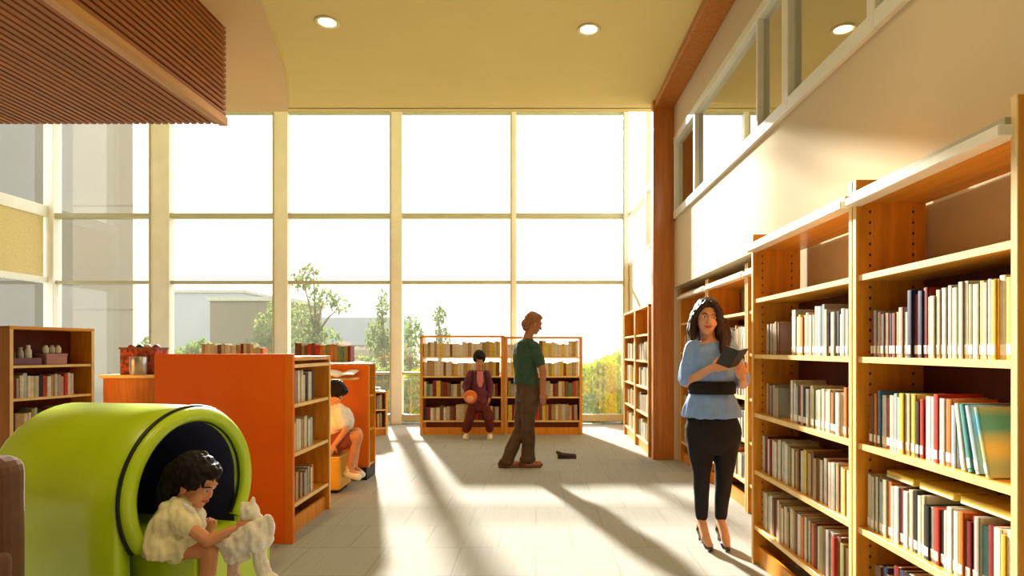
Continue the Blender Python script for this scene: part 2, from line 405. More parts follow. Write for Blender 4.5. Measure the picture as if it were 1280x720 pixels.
t = empty('building', (-14.0, 50, 0), 0, 'long pale building on the horizon between the two hazy trees', 'building')
obj('wall', MB().box(-4, 2.5, 0, 6, -.12, 4.0), M['bld_white'], t)
obj('base_band', MB().box(-4.02, 2.52, -.05, 6, -.12, 1.7), M['bld_tan'], t)

def leaves(mb, c, r, n, s):
    for _ in range(n):
        while True:
            q = Vector((random.uniform(-1, 1), random.uniform(-1, 1), random.uniform(-1, 1)))
            if .15 < q.length < 1: break
        p = Vector(c)+Vector((q.x*r[0], q.y*r[1], q.z*r[2]))
        e = Euler((random.uniform(0, 6.3), random.uniform(0, 6.3), random.uniform(0, 6.3))).to_matrix()
        k = s*random.uniform(.6, 1.3)
        mb.add([p+e @ Vector(v) for v in ((-k, 0, 0), (0, -k*.45, k*.08), (k, 0, 0), (0, k*.45, k*.08))], [(0, 1, 2, 3)])
def tree(name, loc, blobs, trunk_h, leaf, n, s, label, cat='tree', group=None):
    r = empty(name, loc, 0, label, cat, group)
    tm = MB(); tm.tube([(0, 0, -.12), (.05, 0, trunk_h*.5), (0, 0, trunk_h)], [.11, .08, .05])
    for (c, rad) in blobs: tm.tube([(0, 0, trunk_h*.7), tuple(Vector(c)*.5+Vector((0, 0, trunk_h*.4))), c], [.05, .035, .012], 6)
    obj('trunk', tm, M['bark'], r, smooth=True)
    lm = MB(); V = sum(a[0]*a[1]*a[2] for _, a in blobs)
    for (c, rad) in blobs: leaves(lm, c, rad, int(n*rad[0]*rad[1]*rad[2]/V), s)
    obj('foliage', lm, leaf, r)
    return r
p = P(395, 437, 22)
tree('tree', (p.x, 22, 0), [((-.5, 0, 3.9), (.7, .5, .45)), ((.3, 0, 3.2), (.6, .5, .4)), ((-.6, 0, 2.2), (.8, .6, .9)), ((.2, .1, 1.6), (.7, .6, .6)), ((.9, 0, 2.9), (.4, .4, .3)), ((-.1, 0, 4.3), (.4, .3, .25))], 2.6, M['leaf_tree'], 1500, .10, 'open crowned hazy tree outside the second tall window from the left')
p = P(478, 437, 24)
tree('tree', (p.x, 24, 0), [((0, 0, 3.0), (.28, .3, .75)), ((-.2, 0, 1.8), (.5, .4, .8)), ((.2, 0, 1.1), (.5, .4, .7))], 2.4, M['leaf_tree'], 1100, .10, 'slim hazy tree just left of the third mullion')
p = P(338, 437, 26)
tree('tree', (p.x, 26, 0), [((0, 0, 2.2), (.8, .6, .9)), ((.3, 0, 3.0), (.5, .5, .5)), ((-.3, 0, 1.2), (.9, .6, .8))], 1.8, M['leaf_tree'], 900, .11, 'round hazy tree in front of the beige box building')
p = P(513, 437, 15)
tree('tree', (p.x, 15, 0), [((0, 0, 1.5), (.35, .3, .7)), ((0, 0, .6), (.4, .35, .6))], 1.2, M['leaf_dark'], 1100, .07, 'young green tree beside the left edge of the back bookcases')
p = P(549, 437, 25)
tree('tree', (p.x, 25, 0), [((0, 0, 2.7), (.33, .3, .45)), ((.1, 0, 1.7), (.4, .3, .6))], 2.3, M['leaf_tree'], 500, .09, 'small distant tree showing above the left back bookcase')
def shrub(x, y, w_, h_, leaf, n, s, label, grp='shrubs outside the glass wall'):
    r = empty('shrub', (x, y, -.1), 0, label, 'shrub', grp)
    tm = MB()
    for k in range(5):
        a = random.uniform(0, 6.28); tm.tube([(0, 0, 0), (math.cos(a)*w_*.3, math.sin(a)*w_*.3, h_*.4), (math.cos(a)*w_*.5, math.sin(a)*w_*.4, h_*.8)], [.02, .014, .006], 5)
    obj('stem', tm, M['bark'], r)
    lm = MB(); leaves(lm, (0, 0, h_*.45), (w_*.55, w_*.45, h_*.5), n, s); leaves(lm, (w_*.2, 0, h_*.7), (w_*.35, w_*.3, h_*.32), n//3, s)
    obj('foliage', lm, leaf, r)
for (px, y, w_, top, lf, n, lb) in [
    (745, 11.9, 1.0, 447, 'leaf_bush', 2600, 'bright yellow-green shrub right beside the right back bookcase'),
    (768, 13.0, 1.0, 437, 'leaf_bush', 2600, 'taller bright yellow-green shrub near the far right bookcases'),
    (790, 14.2, .9, 430, 'leaf_bush', 1600, 'tallest yellow-green shrub half hidden behind the far right bookcases'),
    (708, 13.6, .9, 452, 'leaf_bush', 1400, 'bright shrub mostly behind the right back bookcase'),
    (512, 12.2, .8, 462, 'leaf_bush', 1600, 'bright low shrub at the left edge of the back bookcases'),
    (480, 12.9, 1.1, 458, 'leaf_dark', 1600, 'green shrub behind the third mullion'),
    (440, 14, 1.2, 446, 'leaf_dark', 1500, 'green shrub behind the orange end panels'),
    (385, 15.6, 1.3, 437, 'leaf_dark', 1400, 'green shrub below the open crowned hazy tree'),
    (300, 16, 1.6, 432, 'leaf_dark', 1300, 'low green shrub below the beige box building'),
    (238, 14.2, 1.2, 424, 'leaf_dark', 1300, 'low green shrub right of the wide left mullion'),
    (182, 12.6, .8, 420, 'leaf_dark', 1100, 'low green shrub left of the wide left mullion')]:
    p = P(px, top, y); shrub(p.x, y, w_, p.z+.1, M[lf], n, .055 if lf == 'leaf_bush' else .075, lb)

# ------------------------------------------------------------------ bookcases
def case(name, label, cat, group, loc, rz, L, H, D, shelves, back_to=None, canopy=False, t=.024, top=True, base=.12,
         side=None, edge=True, plinth=False, shelfmat=None, endmat=None, holes=False):
    r = empty(name, loc, rz, label, cat, group)
    side = side or M['wood']
    sides = []
    for k, x in enumerate((0, L-t)):
        m = endmat if (endmat and k == 0) else side
        o = obj('side_panel', MB().box(x, x+t, 0, D, 0 if not plinth else .10, H), m, r, bevel=.002)
        if edge: obj('edge_band', MB().box(x+.001, x+t-.001, -.004, 0, 0 if not plinth else .10, H), M['wood_edge'], o)
        if holes:
            xx = x+t if k == 0 else x-.001
            for yy in (.055, D-.055):
                obj('peg_strip', MB().box(xx, xx+.001, yy-.004, yy+.004, .2, H-.12), M['pegs'], o)
    for z in shelves:
        o = obj('shelf', MB().box(t, L-t, .012, D-.015, z-.024, z), shelfmat or M['wood_shelf'], r, bevel=.002)
        obj('edge_band', MB().box(t, L-t, .006, .012, z-.024, z), M['wood_edge'], o)
    if top:
        obj('top_panel', MB().box(0 if not canopy else t, L if not canopy else L-t, -.005, D, H-.03, H) if not canopy else MB().box(t, L-t, .0, D, H-.10, H-.07), M['wood_shelf'], r, bevel=.002)
    if canopy:
        o = obj('canopy', MB().box(t-.01, L-t+.01, -.045, .02, H-.112, H-.078), M['canopy'], r, bevel=.004)
        obj('shadow_gap', MB().box(t, L-t, -.02, .015, H-.075, H-.055), M['frame_olive'], o)
    bz = back_to or H
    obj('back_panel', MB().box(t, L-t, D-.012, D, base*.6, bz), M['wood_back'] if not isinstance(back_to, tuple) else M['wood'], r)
    obj('base_board', MB().box(t, L-t, .03, .05, 0, base-.01 if shelves[0] > base else shelves[0]-.024), M['wood'] if not plinth else M['plinth'], r)
    if plinth: obj('plinth', MB().box(.03, L-.005, .03, D-.03, 0, .10), M['plinth'], r)
    return r
R90 = math.radians(90)
SH = [.24, .58, .93, 1.29, 1.63]
def WM(loc, rz): return Matrix.Translation(loc) @ Matrix.Rotation(rz, 4, 'Z')
FR = {}
def addcase(key, **k):
    FR[key] = WM(k['loc'], k['rz']); return case(**k)
g = 'tall wooden bookcases along the right wall'
addcase('near', name='bookcase', label='nearest tall wooden bookcase on the right, cut by the right edge of the photo', cat='bookcase', group=g, loc=(1.34, 2.53, 0), rz=-R90, L=.865, H=2.03, D=.29, shelves=SH, back_to=1.63, canopy=True, holes=True)
addcase('second', name='bookcase', label='second tall wooden bookcase on the right, just beside the woman reading', cat='bookcase', group=g, loc=(1.34, 3.72, 0), rz=-R90, L=1.18, H=2.03, D=.29, shelves=SH, back_to=1.63, canopy=True, holes=True)
for i, (ya, lb) in enumerate([(4.86, 'recessed wooden bookcase directly behind the woman reading, nearest of three'), (5.98, 'middle recessed wooden bookcase behind the woman reading'), (7.12, 'recessed wooden bookcase next to the tall brown post')]):
    addcase('rec%d' % i, name='bookcase', label=lb, cat='bookcase', group=g, loc=(1.71, ya, 0), rz=-R90, L=1.10, H=2.02, D=.31, shelves=SH, back_to=1.63, canopy=True)
for i, (ya, lb) in enumerate([(8.36, 'wooden bookcase just past the tall brown post'), (9.40, 'farthest wooden bookcase on the right, by the glass wall')]):
    addcase('far%d' % i, name='bookcase', label=lb, cat='bookcase', group=g, loc=(1.38, ya, 0), rz=-R90, L=1.0, H=1.88, D=.25, shelves=[.15, .5, .84, 1.18, 1.52], t=.03)
g = 'bookcases standing in front of the glass wall'
addcase('backL', name='bookcase', label='left one of the two waist high bookcases before the glass wall, child in front', cat='bookcase', group=g, loc=(-1.80, 9.3, 0), rz=0, L=1.30, H=1.54, D=.30, shelves=[.22, .59, .91, 1.21], back_to=.90, t=.045, edge=False)
addcase('backR', name='bookcase', label='right one of the two waist high bookcases before the glass wall, behind the man', cat='bookcase', group=g, loc=(-.49, 9.3, 0), rz=0, L=1.21, H=1.52, D=.30, shelves=[.22, .59, .91, 1.21], back_to=.90, t=.045, edge=False)
# low double sided case with orange end
a = case('bookcase', 'low bookcase with a wide orange end panel behind the green reading pod', 'bookcase', 'low bookcases with orange ends', (-1.71, 4.105, 0), R90, .88, 1.27, .44, [.22, .58, .93], top=True, back_to=1.2, t=.03, plinth=False)
FR['lowA'] = WM((-1.71, 4.105, 0), R90)
obj('end_panel', MB().box(-.03, 0, -.0, .885, .0, 1.29), M['orange'], a, bevel=.003)
obj('edge_strip', MB().box(-.034, 0.0, -.06, -.0, .0, 1.29), M['orange_far'], a, bevel=.003)
obj('rear_half', MB().box(0, .88, .445, .885, .06, 1.26), M['wood'], a, bevel=.003)
obj('display_ledge', MB().box(.03, .85, -.004, .12, 1.19, 1.215), M['wood_edge'], a)
b_ = empty('bookcase', (-1.71, 6.1, 0), R90, 'low bookcase with a narrow orange end on a black plinth, behind the seated child', 'bookcase', 'low bookcases with orange ends')
obj('end_panel', MB().box(0, .03, 0, .62, .12, 1.16), M['orange_far'], b_, bevel=.003)
obj('edge_strip', MB().box(0, .03, -.012, 0, .12, 1.16), M['wood'], b_)
obj('carcass', MB().box(.03, .27, .33, .60, .10, 1.14), M['wood'], b_, bevel=.003)
obj('top_panel', MB().box(.0, .30, 0, .62, 1.16, 1.18), M['wood'], b_, bevel=.003)
for z in (.14, .5, .85): obj('shelf', MB().box(.03, .27, .01, .33, z-.02, z), M['wood_shelf'], b_)
obj('side_panel', MB().box(.27, .30, 0, .62, .1, 1.16), M['wood'], b_)
obj('plinth', MB().box(-.04, .29, .0, .60, 0, .12), M['plinth'], b_, bevel=.004)
obj('display_ledge', MB().box(-.22, 0, .08, .5, 1.02, 1.04), M['wood_edge'], b_, bevel=.003)
FR['lowB'] = WM((-1.71, 6.1, 0), R90)
# low case by the window, angled
cw_ = math.radians(28)
addcase('lowC', name='bookcase', label='short low bookcase near the glass wall, left of the child with backpack', cat='bookcase', group=None, loc=(-3.35, 8.72, 0), rz=cw_, L=1.2, H=.68, D=.34, shelves=[.12, .40], t=.035)
# bookcase at the far left
DA = math.atan2(.75, .21)
addcase('left', name='bookcase', label='wooden bookcase at the left edge, behind the green reading pod', cat='bookcase', group=None, loc=(-4.87, 5.55, 0), rz=DA, L=.80, H=1.54, D=.30, shelves=[.15, .52, .86, 1.17], t=.03, endmat=M['wood_post'])
# counter behind the orange panel
cn = empty('counter', (-4.9, 6.75, 0), 0, 'low wooden counter between the left bookcase and the orange panel', 'counter')
obj('counter_top', MB().box(0, 1.6, -.03, .5, 1.0, 1.035), M['wood_edge'], cn, bevel=.004)
obj('front_panel', MB().box(.03, 1.57, 0, .02, .08, 1.0), M['wood_post'], cn)
obj('side_panel', MB().box(.03, .06, .02, .48, 0, 1.0), M['wood'], cn); obj('side_panel', MB().box(1.54, 1.57, .02, .48, 0, 1.0), M['wood'], cn)
obj('divider', MB().box(.62, .65, -.006, .0, .08, 1.0), M['wood'], cn)
# far low case holding the display rows
fc = empty('bookcase', (-4.45, 7.5, 0), 0, 'low bookcase behind the orange panel, rows of books standing on its top', 'bookcase')
obj('top_panel', MB().box(0, 2.2, -.02, .4, 1.14, 1.165), M['wood'], fc, bevel=.003)
obj('side_panel', MB().box(0, .03, 0, .38, 0, 1.14), M['wood'], fc); obj('side_panel', MB().box(2.17, 2.2, 0, .38, 0, 1.14), M['wood'], fc)
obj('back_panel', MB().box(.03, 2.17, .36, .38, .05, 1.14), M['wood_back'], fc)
for z in (.12, .48, .82): obj('shelf', MB().box(.03, 2.17, .0, .36, z-.02, z), M['wood_shelf'], fc)

# ------------------------------------------------------------------ books
PAL = {'cream': (.80, .74, .58), 'white': (.86, .85, .80), 'grey': (.42, .42, .40), 'pale grey': (.62, .61, .57), 'navy': (.035, .05, .12), 'black': (.02, .02, .022),
       'dark red': (.26, .02, .02), 'red': (.62, .05, .03), 'orange': (.80, .24, .04), 'yellow': (.85, .62, .08), 'tan': (.55, .38, .20), 'brown': (.22, .10, .05),
       'blue': (.12, .25, .48), 'pale blue': (.48, .62, .74), 'green': (.10, .28, .14), 'olive': (.38, .36, .14), 'pink': (.74, .42, .38), 'teal': (.10, .38, .42)}
BM = {k: mat('cover_'+k.replace(' ', '_'), (c[0]*.86, c[1]*.85, c[2]*.80), .45, .06, 20, spec=.4) for k, c in PAL.items()}
P_LIGHT = ['cream']*5+['white']*5+['pale grey']*3+['grey']*2+['tan', 'dark red', 'red', 'navy', 'black', 'orange', 'pink', 'olive', 'yellow', 'blue', 'pale blue']
P_DARK = ['cream']*2+['grey']*2+['dark red']*3+['brown']*3+['tan']*2+['navy', 'olive', 'red', 'pale grey', 'yellow', 'green']
P_MIX = ['cream']*5+['white']*5+['red']*2+['dark red']*2+['yellow']*2+['pale blue']*2+['grey', 'pale grey']+['blue', 'orange', 'tan', 'grey', 'black', 'teal', 'brown', 'pale grey']
P_TAN = ['cream']*6+['tan']*4+['yellow']*2+['pale grey']*3+['olive', 'brown', 'orange', 'white', 'white', 'dark red']
P_BACKLIT = ['cream']*5+['yellow']*3+['tan']*3+['white']*3+['olive', 'pale grey', 'brown']  # window light glowing through the upper back rows, put into the cover colours
ORD = ['first', 'second', 'third', 'fourth', 'fifth', 'sixth', 'seventh', 'eighth', 'ninth', 'tenth', 'eleventh', 'twelfth', 'thirteenth', 'fourteenth', 'fifteenth', 'sixteenth', 'seventeenth', 'eighteenth', 'nineteenth', 'twentieth', 'twenty-first', 'twenty-second', 'twenty-third', 'twenty-fourth', 'twenty-fifth', 'twenty-sixth', 'twenty-seventh', 'twenty-eighth', 'twenty-ninth', 'thirtieth', 'thirty-first', 'thirty-second', 'thirty-third', 'thirty-fourth', 'thirty-fifth']
COUNT = [0]
REST = {}          # colour -> MB for the uncounted remainder
RESTK = list(PAL)+['page']
RESTMB = MB()
def book_parts(t, d, h):
    c = MB(); e = .0025
    c.box(-t/2, -t/2+e, .002, d, 0, h); c.box(t/2-e, t/2, .002, d, 0, h)
    pts = [(-t/2, .006), (-t/2, .003), (-t/2*.7, .0008), (0, 0), (t/2*.7, .0008), (t/2, .003), (t/2, .006)]
    c.prism(pts, 0, h)
    pg = MB().box(-t/2+e, t/2-e, .006, d-.004, .003, h-.004)
    return c, pg
def book(Mw, t, d, h, colr, parts, label, group):
    c, pg = book_parts(t, d, h)
    if parts is None:
        R = Mw
        RESTMB.add(c.v, c.f, RESTK.index(colr), R); RESTMB.add(pg.v, pg.f, RESTK.index('page'), R); return
    COUNT[0] += 1
    if parts:
        o = obj('book', c, BM[colr], label=label, cat='book', group=group)
        obj('pages', pg, M['page'], o)
        if parts > 1 and t > .012:
            obj('spine_sticker', MB().box(-t*.36, t*.36, -.0012, .0005, .014, .045), M['label'], o)
    else:
        c.add(pg.v, pg.f, 1); o = obj('book', c, [BM[colr], M['page']], label=label, cat='book', group=group)
    o.matrix_world = Mw
    return o
def row(key, x0, x1, z, hr, tr, pal, parts, shelf, where, dr=(.15, .19), y=.03, gap=.0012, leans=(), end='left'):
    FM = FR[key]; x = x0; n = 0; prev = None; h0 = random.uniform(*hr); grp = 'books on the %s of the %s' % (shelf, where)
    while True:
        t = random.uniform(*tr)
        if x+t > x1: break
        if random.random() < .35: h0 = random.uniform(*hr)
        h = min(max(h0+random.uniform(-.012, .012), hr[0]), hr[1]); d = random.uniform(*dr)
        col = random.choice(pal)
        if col == prev and random.random() < .6: col = random.choice(pal)
        prev = col
        size = 'thick' if t > tr[0]+.7*(tr[1]-tr[0]) else ('tall' if h > hr[0]+.66*(hr[1]-hr[0]) else ('short' if h < hr[0]+.33*(hr[1]-hr[0]) else 'slim'))
        lb = '%s %s book, %s from %s, %s of %s' % (size, col, ORD[n], end, shelf, where)
        M_ = FM @ Matrix.Translation((x+t/2, y+random.uniform(0, .012), z+.0005))
        book(M_, t, d, h, col, parts, lb, grp)
        x += t+gap+(random.random() < .04)*.004; n += 1
    return x
# nearest case
nr = 'nearest right bookcase'
NX = .865-.03
row('near', .07, .31, 1.29, (.17, .195), (.016, .026), ['grey', 'black', 'dark red', 'cream', 'pale grey', 'white', 'olive', 'pink'], 2, 'top row left part', nr)
FRn = FR['near']
def row2(key, x0, x1, z, hr, tr, pal, parts, shelf, where, **k): return row(key, x0, x1, z, hr, tr, pal, parts, shelf, where, **k)
row('near', .312, .57, 1.29, (.215, .25), (.018, .028), ['navy', 'white', 'cream', 'grey', 'dark red', 'cream', 'pale grey', 'tan'], 2, 'top row middle part', nr)
row('near', .575, .83, 1.29, (.235, .25), (.016, .026), ['cream', 'cream', 'white', 'pale grey', 'yellow', 'olive', 'cream'], 2, 'top row right part', nr)
row('near', .06, .40, .93, (.20, .225), (.018, .03), P_MIX, 2, 'second row left part', nr)
row('near', .402, .57, .93, (.20, .24), (.018, .03), ['red', 'white', 'cream', 'pale blue', 'white', 'orange'], 2, 'second row right part', nr)
# leaning books at the right of that row, last one shows its big cover
def single(key, x, z, t, d, h, col, rot, label, y=.03, lift=0):
    FM = FR[key] @ Matrix.Translation((x, y, z+lift)) @ Euler(rot).to_matrix().to_4x4()
    return book(FM, t, d, h, col, 2, label, None)
for k, (x, an, c_, w_) in enumerate([(.605, -9, 'white', 'white'), (.635, -11, 'teal', 'teal'), (.668, -13, 'pale blue', 'pale blue')]):
    single('near', x, .93, .018, .17, .215, c_, (0, math.radians(an), 0), 'leaning %s book on second book row of nearest right bookcase' % w_, lift=.003)
o = single('near', .722, .93, .014, .23, .215, 'yellow', (0, math.radians(-14), 0), 'leaning book with a blue and yellow cover on nearest right bookcase', y=.02, lift=.003)
M['cover_blend'] = mat('blue_yellow_cover', (.85, .70, .10), .4, 0, 9, (0, 0, 1), col2=(.10, .42, .55), detail=0)
o.data.materials[0] = M['cover_blend']
row('near', .04, .83, .58, (.19, .225), (.017, .03), P_MIX, 2, 'third book row', nr)
row('near', .10, .34, .24, (.20, .25), (.03, .045), ['black', 'navy', 'brown', 'dark red'], 2, 'bottom shelf', nr)
# yellow folders lying on top of that row
for k, (x, z, c_, wd) in enumerate([(.22, .812, 'leftmost', .17), (.43, .812, 'middle', .18), (.68, .812, 'rightmost', .26)]):
    m_ = FR['near'] @ Matrix.Translation((x, .06, z)); f_ = MB().box(-wd/2, wd/2, 0, .15, 0, .028)
    o = obj('folder', f_, BM['yellow'], bevel=.002, label='%s yellow folder lying flat on the third book row of nearest bookcase' % c_, cat='folder', group='yellow folders lying on books')
    o.matrix_world = m_
    obj('folder_paper', MB().box(-wd/2+.004, wd/2-.004, -.0015, .146, .003, .010), M['page'], o)
nr = 'second right bookcase'
for z, sh, pal, hr in [(1.29, 'top row', P_LIGHT, (.19, .25)), (.93, 'second row', P_LIGHT, (.19, .23)), (.58, 'third row', P_TAN+['dark red', 'brown'], (.20, .23)), (.24, 'bottom row', P_TAN+['brown', 'red'], (.19, .225))]:
    if z > .9:
        row('second', .12, .32, z, (.17, .19), (.022, .032), ['tan', 'brown', 'grey', 'tan'], 1, sh, nr)
        row('second', .48, 1.14, z, hr, (.024, .036), pal, 2, sh+' right part', nr)
    else:
        row('second', .06, 1.14, z, hr, (.024, .038), pal, 1, sh, nr)
# left low case
for z, sh in [(.93, 'top row'), (.58, 'middle row'), (.22, 'bottom row')]:
    row('lowA', .05, .62, z, (.20, .235) if z > .3 else (.17, .21), (.03, .048), ['pale grey', 'white', 'cream', 'grey', 'navy', 'grey', 'tan', 'pale blue'] if z > .3 else ['tan', 'orange', 'pale grey', 'grey', 'brown', 'cream'], 1, sh, 'low bookcase behind green pod')
# back cases
for key, wh, L in [('backL', 'left back bookcase', 1.30), ('backR', 'right back bookcase', 1.21)]:
    for z, sh, pal in [(1.21, 'top row', P_BACKLIT), (.91, 'second row', P_BACKLIT), (.59, 'third row', P_DARK), (.22, 'bottom row', P_DARK+P_TAN)]:
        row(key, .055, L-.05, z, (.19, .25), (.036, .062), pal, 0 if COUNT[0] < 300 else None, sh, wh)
for z in (.52, .86):
    row('left', .05, .55 if z < .6 else .62, z, (.18, .235), (.022, .04), P_LIGHT+['dark red', 'pink', 'orange'], 0 if COUNT[0] < 300 else None, 'lower row' if z < .6 else 'upper row', 'bookcase at left edge')
for z in (1.29, .93, .58, .24, .15):
    for k in range(3): row('rec%d' % k, .05, 1.05, z, (.19, .24), (.025, .04), P_LIGHT+['white']*6, None, 'row', 'recess') if z != .15 else None
for z in (1.18, .84, .5, .15):
    for k in range(2): row('far%d' % k, .05, .95, z, (.2, .25), (.03, .045), P_TAN+['white']*4, None, 'row', 'far')
row('lowC', .05, 1.12, .12, (.2, .24), (.03, .05), P_DARK+['tan']*4, None, 'row', 'c')
row('lowC', .05, 1.12, .40, (.18, .22), (.03, .05), P_DARK+['tan']*4, None, 'row', 'c')
FR['topF'] = WM((-4.45, 7.5, 1.165), 0)
row('topF', .25, 1.02, 0, (.16, .23), (.03, .05), P_TAN+['brown', 'white', 'grey', 'olive'], None, 'row', 'f')
row('topF', 1.42, 2.14, 0, (.19, .235), (.03, .055), ['red', 'dark red', 'tan', 'orange', 'brown', 'olive', 'teal', 'red'], None, 'row', 'f')
obj('books', RESTMB, [BM[k] for k in PAL]+[M['page']], label='small distant books standing on the far and recessed bookcases', cat='books', kind='stuff')

print('BOOKS', COUNT[0])

# things on the left bookcase's top shelf: small grey and white items
lf = FR['left']
M['dk_item'] = mat('purple_cardboard', (.20, .10, .16), .6)
tr_ = obj('display_tray', MB().box(0, .26, 0, .14, 0, .012).box(0, .26, 0, .01, 0, .07).box(0, .01, 0, .14, 0, .07).box(.25, .26, 0, .14, 0, .07).box(0, .26, .13, .14, 0, .07), M['dk_item'], label='dark purple tray on the top shelf of the left bookcase', cat='tray'); tr_.matrix_world = lf @ Matrix.Translation((.06, .05, 1.1705))
bx_ = obj('cardboard_box', MB().box(0, .2, 0, .14, 0, .10).box(-.004, .204, -.004, .144, .085, .11), mat('mauve_cardboard', (.45, .25, .24), .7), bevel=.003, label='mauve cardboard box with a lid on the top shelf of the left bookcase', cat='box'); bx_.matrix_world = lf @ Matrix.Translation((.36, .05, 1.17))
def jar(x, y, z, r, h, mt, lb, M0):
    o = MB(); N = 14; prof = [(r*.7, 0), (r, .01), (r, h*.7), (r*.6, h*.82), (r*.65, h), (0.002, h)]
    o.ring_loft([[Vector((q*math.cos(2*math.pi*i/N), q*math.sin(2*math.pi*i/N), zz)) for i in range(N)] for q, zz in prof], True)
    o = obj('figurine', o, mt, smooth=True, label=lb, cat='ornament', group='small ornaments on the left bookcase'); o.matrix_world = M0 @ Matrix.Translation((x, y, z)); return o
for k, (x, zz, hh, c_) in enumerate([(.10, 1.245, .11, 'black'), (.17, 1.245, .13, 'grey'), (.24, 1.245, .09, 'white')]):
    jar(x, .12, 1.183, .028, .14+.02*k, BM[c_], '%s jar shaped ornament standing in the purple tray' % c_, lf)
for k, x in enumerate((.40, .46, .52)):
    jar(x, .12, 1.282, .026, .08, BM['white'] if k % 2 == 0 else BM['pale grey'], '%s of three pale ornaments on the mauve box' % ['leftmost', 'middle', 'rightmost'][k], lf)

# on the counter: patterned bin of books, grey cylinder, small pot
M['pattern'] = mat('red_patterned_fabric', (.62, .10, .07), .7, 0, 22, col2=(.08, .04, .04), detail=1)
r = empty('patterned_bin', (-4.57, 6.98, 1.035), 0, 'red and black patterned bin on the wooden counter', 'storage bin')
bb = MB(); bb.box(-.20, .20, -.1, -.09, 0, .30).box(-.20, -.19, -.1, .14, 0, .30).box(.19, .20, -.1, .14, 0, .30).box(-.20, .20, .13, .14, 0, .30).box(-.2, .2, -.1, .14, 0, .01)
obj('bin_body', bb, M['pattern'], r, bevel=.003)
obj('rim', MB().box(-.21, .21, -.11, -.10, .29, .31).box(-.21, .21, .14, .15, .29, .31).box(-.21, -.20, -.10, .14, .29, .31).box(.20, .21, -.10, .14, .29, .31), BM['brown'], r)
for k in range(4):
    h = .035+.012*(k % 2)
    o = obj('toy_ball', MB().ell((0, 0, 0), (.045, .045, .045)), [BM['red'], BM['black'], BM['pink'], BM['dark red']][k], smooth=True, label='%s ball on top of the patterned bin' % ['red', 'black', 'pink', 'dark red'][k], cat='ball', loc=(-4.71+k*.095, 6.99, 1.035+.30))
cy = MB(); N = 24
cy.ring_loft([[Vector((q*math.cos(2*math.pi*i/N), q*math.sin(2*math.pi*i/N), z)) for i in range(N)] for q, z in [(.075, 0), (.085, .01), (.088, .20), (.08, .205), (.075, .03)]], True)
obj('waste_cup', cy, M['metal'], smooth=True, label='grey metal cylinder on the counter in front of the patterned bin', cat='canister', loc=(-4.50, 6.79, 1.035))
r = empty('small_pot', (-4.26, 6.93, 1.035), 0, 'small white pot with a dark plant on the counter', 'pot')
obj('pot', MB().ring_loft([[Vector((q*math.cos(2*math.pi*i/N), q*math.sin(2*math.pi*i/N), z)) for i in range(N)] for q, z in [(.035, 0), (.05, .06), (.045, .062), (.035, .02)]], True), M['white'], r, smooth=True)
lm = MB(); leaves(lm, (0, 0, .085), (.05, .05, .04), 60, .02); obj('foliage', lm, M['leaf_dark'], r)
# open books
def open_book(name, label, loc, rot, w_, h_, cover, tilt=18):
    r = bpy.data.objects.new(name, None); COL.objects.link(r); r.location = loc; r.rotation_euler = rot; r.empty_display_size = .05
    tag(r, label, 'book')
    def half(sg, z0, th):
        N = 8; top = []; bot = []
        for i in range(N+1):
            u = i/N; x = sg*w_*u; z = math.sin(u*math.pi)*.012+u*math.tan(math.radians(tilt))*w_*.5
            top.append((x, z+z0+th)); bot.append((x, z+z0))
        poly = bot+top[::-1]
        if sg < 0: poly = poly[::-1]
        n = len(poly); vs = [(p[0], -h_/2, p[1]) for p in poly]+[(p[0], h_/2, p[1]) for p in poly]
        m = MB(); fs = []
        for i in range(N): fs.append((i, i+1, n-2-i, n-1-i)) if sg > 0 else None
        if sg < 0:
            for i in range(N): fs.append((i, i+1, n-2-i, n-1-i))
        fs2 = [tuple(j+n for j in f) for f in fs]
        fs3 = [(i, (i+1) % n, n+(i+1) % n, n+i) for i in range(n)]
        m.add(vs, fs+fs2+fs3); return m
    for sg in (-1, 1):
        obj('page_block', half(sg, .003, .010), M['white'], r)
        hb = half(sg, 0, .003); hb.v = [Vector((v.x*1.04, v.y*1.04, v.z)) for v in hb.v]
        obj('cover', hb, cover, r)
    return r
open_book('open_book', 'white open book lying on the ledge of the narrow orange end panel', (-1.95, 5.97, 1.062), (math.radians(10), 0, 0), .155, .19, M['white'])
open_book('open_book', 'large white open book on top of the low bookcase by the glass wall', (-2.62, 9.25, .69), (0, 0, cw_), .2, .24, M['white'])

# ------------------------------------------------------------------ green reading pod
M['green'] = mat('lime_vinyl', (.50, .72, .010), .33, .04, 3, spec=.5, coat=.2)
M['navy'] = mat('navy_lining', (.012, .012, .07), .7, .1, 8)
M['pipe'] = mat('black_piping', (.01, .012, .01), .4)
aang = math.atan2(-.25, .97)     # local +x = outward
pod = empty('reading_pod', (-1.72, 3.0, 0), aang, 'lime green tunnel shaped reading pod with navy lining, girl sitting in it', 'play pod')
Rr = .40; ZCn = .63
def arch(r, x, n=28, low=0.0, flare=0):
    pts = []
    for i in range(n+1):
        a = math.pi*i/n; pts.append(Vector((x, -r*math.cos(a), ZCn+r*math.sin(a)*1.02)))
    pre = [Vector((x, -r*(1-.0*k), low+(ZCn-low)*k/6)) for k in range(6)]
    post = [Vector((x, r, ZCn-(ZCn-low)*(k+1)/6)) for k in range(6)]
    return pre+pts+post
Lp = .80
